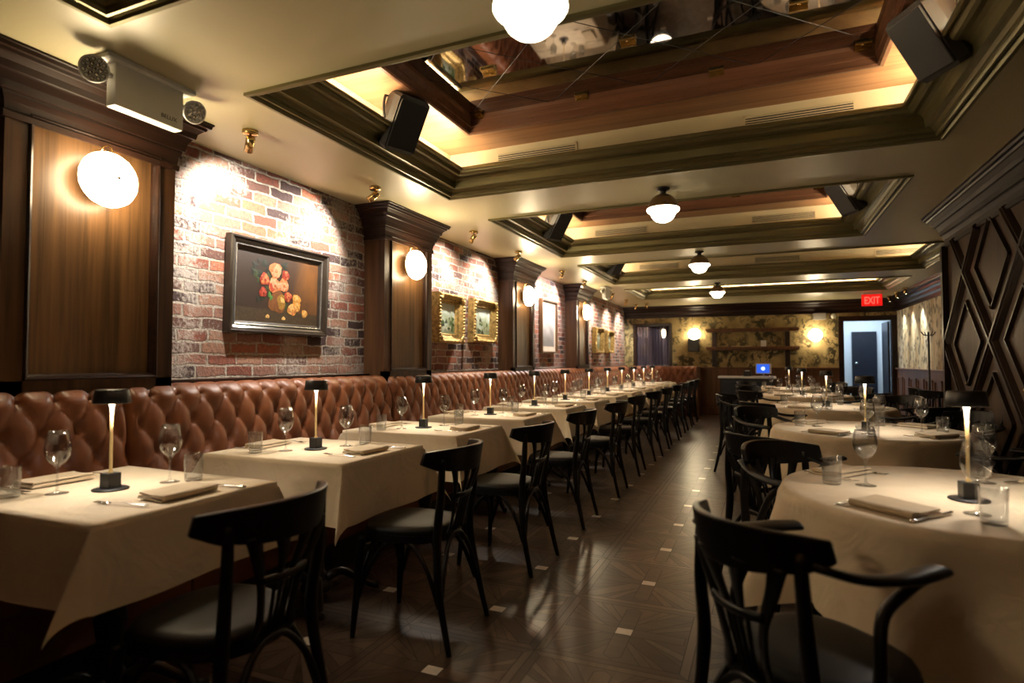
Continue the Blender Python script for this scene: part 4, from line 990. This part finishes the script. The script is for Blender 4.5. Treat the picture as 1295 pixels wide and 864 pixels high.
def table_lamp():
    t = thing('table_lamp', '', 'lamp')
    mb = MB(); mb.lathe([(0, 0), (.055, 0), (.057, .003), (.055, .005), (.02, .007), (0, .007)], 28); mb.box((-.023, -.023, .006), (.023, .023, .058), bev=.002); mb.build('base', MT['black'], t)
    mb = MB(); mb.lathe([(0, .056), (.010, .056), (.008, .062), (.0052, .068), (.0050, .20), (.0060, .262), (0, .262)], 16); mb.build('stem', MT['stem'], t)
    mb = MB(); mb.lathe([(0, .352), (.050, .352), (.053, .349), (.060, .305), (.058, .303), (.0565, .305), (.049, .345), (0, .347)], 32); mb.build('shade', MT['black'], t)
    mb = MB(); mb.lathe([(.0062, .262), (.0080, .29), (.0126, .307), (0, .3075)], 16); mb.build('stem_tip_painted_glow', emis_painted_tip, t)  # flared brass stem top; its emission stands in for lamplight falling on it
    mb = MB(); mb.lathe([(.014, .336), (.030, .336), (.030, .340), (.014, .340), (.014, .336)], 20); mb.build('diffuser', emis_lamp, t)
    ld = bpy.data.lights.new('lamp_glow', 'AREA'); ld.shape = 'DISK'; ld.size = .05; ld.energy = TABLE_W; ld.color = (1, .88, .74); lo = bpy.data.objects.new('lamp_glow', ld); C.objects.link(lo); lo.parent = t; lo.location = (0, 0, .333); lo.visible_camera = True
    return t
emis_lamp = emis('lamp_diffuser', (1, .85, .6), 6); emis_painted_tip = emis('brass_tip_painted_glow', (1, .80, .52), 1.3)  # tip emission paints the shade's light onto the brass stem

# ------------------------------------------------------------------ place left row
TY = [1.38, 2.42, 3.47, 4.54, 5.59, 6.60, 7.63, 8.65, 9.62, 10.60, 11.56, 12.52]
TX = -2.115; ZT = .7492
P_tab = square_table(); P_ch = chair('bentwood_chair', ''); P_lamp = table_lamp()
P_wg = wine_glass(); P_tu = tumbler(); P_na = napkin(); P_fo = fork(); P_kn = knife()
used = {}
def put(proto, loc, rz, label, group, cat=None):
    if proto.name not in used:
        used[proto.name] = 1; o = proto; o.location = loc; o.rotation_euler = (0, 0, rz); o['label'] = label; o['group'] = group
        if cat: o['category'] = cat
        return o
    o = dup(proto, loc, rz, label, group)
    if cat: o['category'] = cat
    return o
CHY = [1.26, 2.33, 3.30, 4.30, 5.36, 6.38, 7.40, 8.42, 9.40, 10.38, 11.34, 12.30]
DR = [None, None]
for i, y in enumerate(TY):
    rr = random.Random(100+i); w_ = ORD[i]; J = lambda s_: rr.uniform(-s_, s_); row = 'banquette table'
    put(P_tab, (TX, y, 0), 0, 'cloth-covered square pedestal table, %s in the row along the banquette' % w_, 'square tables along the banquette', 'table')
    if i < 3:
        dirs = [(.9, 1.25, .7, .8), (.5, 1.0, .7, .8), (.3, .9, .7, .8)][i]
        if i == 0: dirs = (.3, 1.32, .7, .8)
        o = rect_cloth(i, d=(.236, .27, .27)[i], dirs=dirs).build('tablecloth', MT['cloth'], fixn=False)
        if i == 2: pass
    else:
        src = bpy.data.objects['tablecloth.001' if i % 2 else 'tablecloth.002']; o = src.copy(); C.objects.link(o)
    o.location = (TX, y, 0); o.rotation_euler = (0, 0, J(.01)); tag(o, 'sand linen tablecloth on the %s table of the banquette row' % w_, 'tablecloth', 'tablecloths along the banquette')
    put(P_ch, (-1.30+J(.015)-.16, CHY[i], 0), PI/2+J(.06), 'black bentwood chair at the %s table of the banquette row' % w_, 'bentwood chairs along the aisle', 'chair')
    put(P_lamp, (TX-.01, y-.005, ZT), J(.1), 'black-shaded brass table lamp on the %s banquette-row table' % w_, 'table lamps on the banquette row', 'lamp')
    g = 'on the %s table of the banquette row' % w_
    put(P_na, (TX-.31, y-.02+J(.015), ZT), J(.08), 'folded sand napkin at the banquette side '+g, 'napkins on the banquette row', 'napkin')
    put(P_na, (TX+.29, y+.02+J(.015), ZT), PI+J(.08), 'folded sand napkin at the chair side '+g, 'napkins on the banquette row', 'napkin')
    put(P_wg, (TX-.10+J(.01), y-.12+J(.01), ZT), J(1), 'stemmed wine glass at the banquette side '+g, 'wine glasses on the banquette row', 'wine glass')
    put(P_wg, (TX+.055+J(.015), y+.15+J(.015), ZT), J(1), 'stemmed wine glass at the chair side '+g, 'wine glasses on the banquette row', 'wine glass')
    put(P_tu, (TX-.19+J(.01), y-.225+J(.01), ZT), J(1), 'water tumbler at the banquette side '+g, 'tumblers on the banquette row', 'tumbler')
    put(P_tu, (TX+.13+J(.01), y+.225+J(.01), ZT), J(1), 'water tumbler at the chair side '+g, 'tumblers on the banquette row', 'tumbler')
    put(P_fo, (TX-.31, y+.15, ZT), -PI/2+J(.1), 'steel fork at the banquette side '+g, 'forks on the banquette row', 'fork')
    put(P_fo, (TX+.25, y-.14, ZT), PI/2+J(.2), 'steel fork at the chair side '+g, 'forks on the banquette row', 'fork')
    put(P_kn, (TX-.31, y-.15, ZT), -PI/2+J(.1), 'steel knife at the banquette side '+g, 'knives on the banquette row', 'knife')
    put(P_kn, (TX+.31, y+.18, ZT), PI/2+J(.15), 'steel knife at the chair side '+g, 'knives on the banquette row', 'knife')

# ------------------------------------------------------------------ right: round tables
RT = [(.63, 2.43), (.63, 4.50), (.60, 6.60), (.50, 8.70), (.42, 10.70)]
P_rt = round_table(); P_ac = chair('bentwood_armchair', '', True)
NB = {0: 'near left', 1: 'near right', 2: 'far right', 3: 'far left'}
CA = [math.radians(a) for a in (232, 318, 40, 140)]
for i, (x, y) in enumerate(RT):
    rr = random.Random(300+i); w_ = ORD[i] if i < 4 else 'farthest'; J = lambda s_: rr.uniform(-s_, s_)
    put(P_rt, (x, y, 0), PI/4*0, 'round pedestal table under its cloth, %s of the round tables' % w_, 'round tables', 'table')
    o = round_cloth(i+3, rot=math.radians([40, 43, 50, 38, 47][i])).build('tablecloth', MT['cloth'], fixn=False)
    o.location = (x, y, 0); tag(o, 'sand cloth draped in folds over the %s round table' % w_, 'tablecloth', 'tablecloths on the round tables')
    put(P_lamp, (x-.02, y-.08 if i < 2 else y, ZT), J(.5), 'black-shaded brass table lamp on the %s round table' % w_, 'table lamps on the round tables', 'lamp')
    for q, a in enumerate(CA):
        if i == 0 and q == 1: continue
        aa = a+J(.06)
        # crest centre relative to the table, and the way the sitter would face
        cxr, cyr, fd = [(-.715, -.94, 44), (.62, -.80, 128), (.68, .60, 222), (-.62, .50, -50)][q]
        if i == 1 and q == 0: cxr, cyr = -.73, -1.32
        if i == 2 and q == 3: cxr, cyr, fd = -.86, .30, -15
        if i > 0 and q > 0: cxr *= 1.2; cyr *= 1.22
        if i == 0 and q == 2: cxr, cyr = .80, .70
        fd = math.radians(fd)+(J(.08) if i else 0); px, py = x+cxr+.27*math.cos(fd), y+cyr+.27*math.sin(fd); rz = fd-PI/2
        put(P_ac, (px, py, 0), rz, 'black bentwood armchair on the %s side of the %s round table' % (NB[q], w_), 'bentwood armchairs round the tables', 'chair')
        def at(r, off, z=ZT):
            return (x+r*math.cos(aa)-off*math.sin(aa), y+r*math.sin(aa)+off*math.cos(aa), z)
        g = 'at the %s place of the %s round table' % (NB[q], w_)
        put(P_na, at(.43, 0), aa+J(.1)+PI, 'folded sand napkin '+g, 'napkins on the round tables', 'napkin')
        put(P_wg, at(.26, .14), J(1), 'stemmed wine glass '+g, 'wine glasses on the round tables', 'wine glass')
        put(P_tu, at(.34, .215), J(1), 'water tumbler '+g, 'tumblers on the round tables', 'tumbler')
        put(P_fo, at(.42, -.12), aa+PI/2+J(.1), 'steel fork '+g, 'forks on the round tables', 'fork')
        put(P_kn, at(.42, .10), aa+PI/2+J(.1), 'steel knife '+g, 'knives on the round tables', 'knife')
for k, (x, y, rz, l) in enumerate(((2.12, 8.9, -1.2, 'black bentwood chair by the right wainscot, nearer one behind the round tables'), (2.15, 9.6, -1.7, 'black bentwood chair by the right wainscot, farther one beside the coat stand'))):
    put(P_ch, (x, y, 0), rz, l, 'chairs by the right wainscot', 'chair')
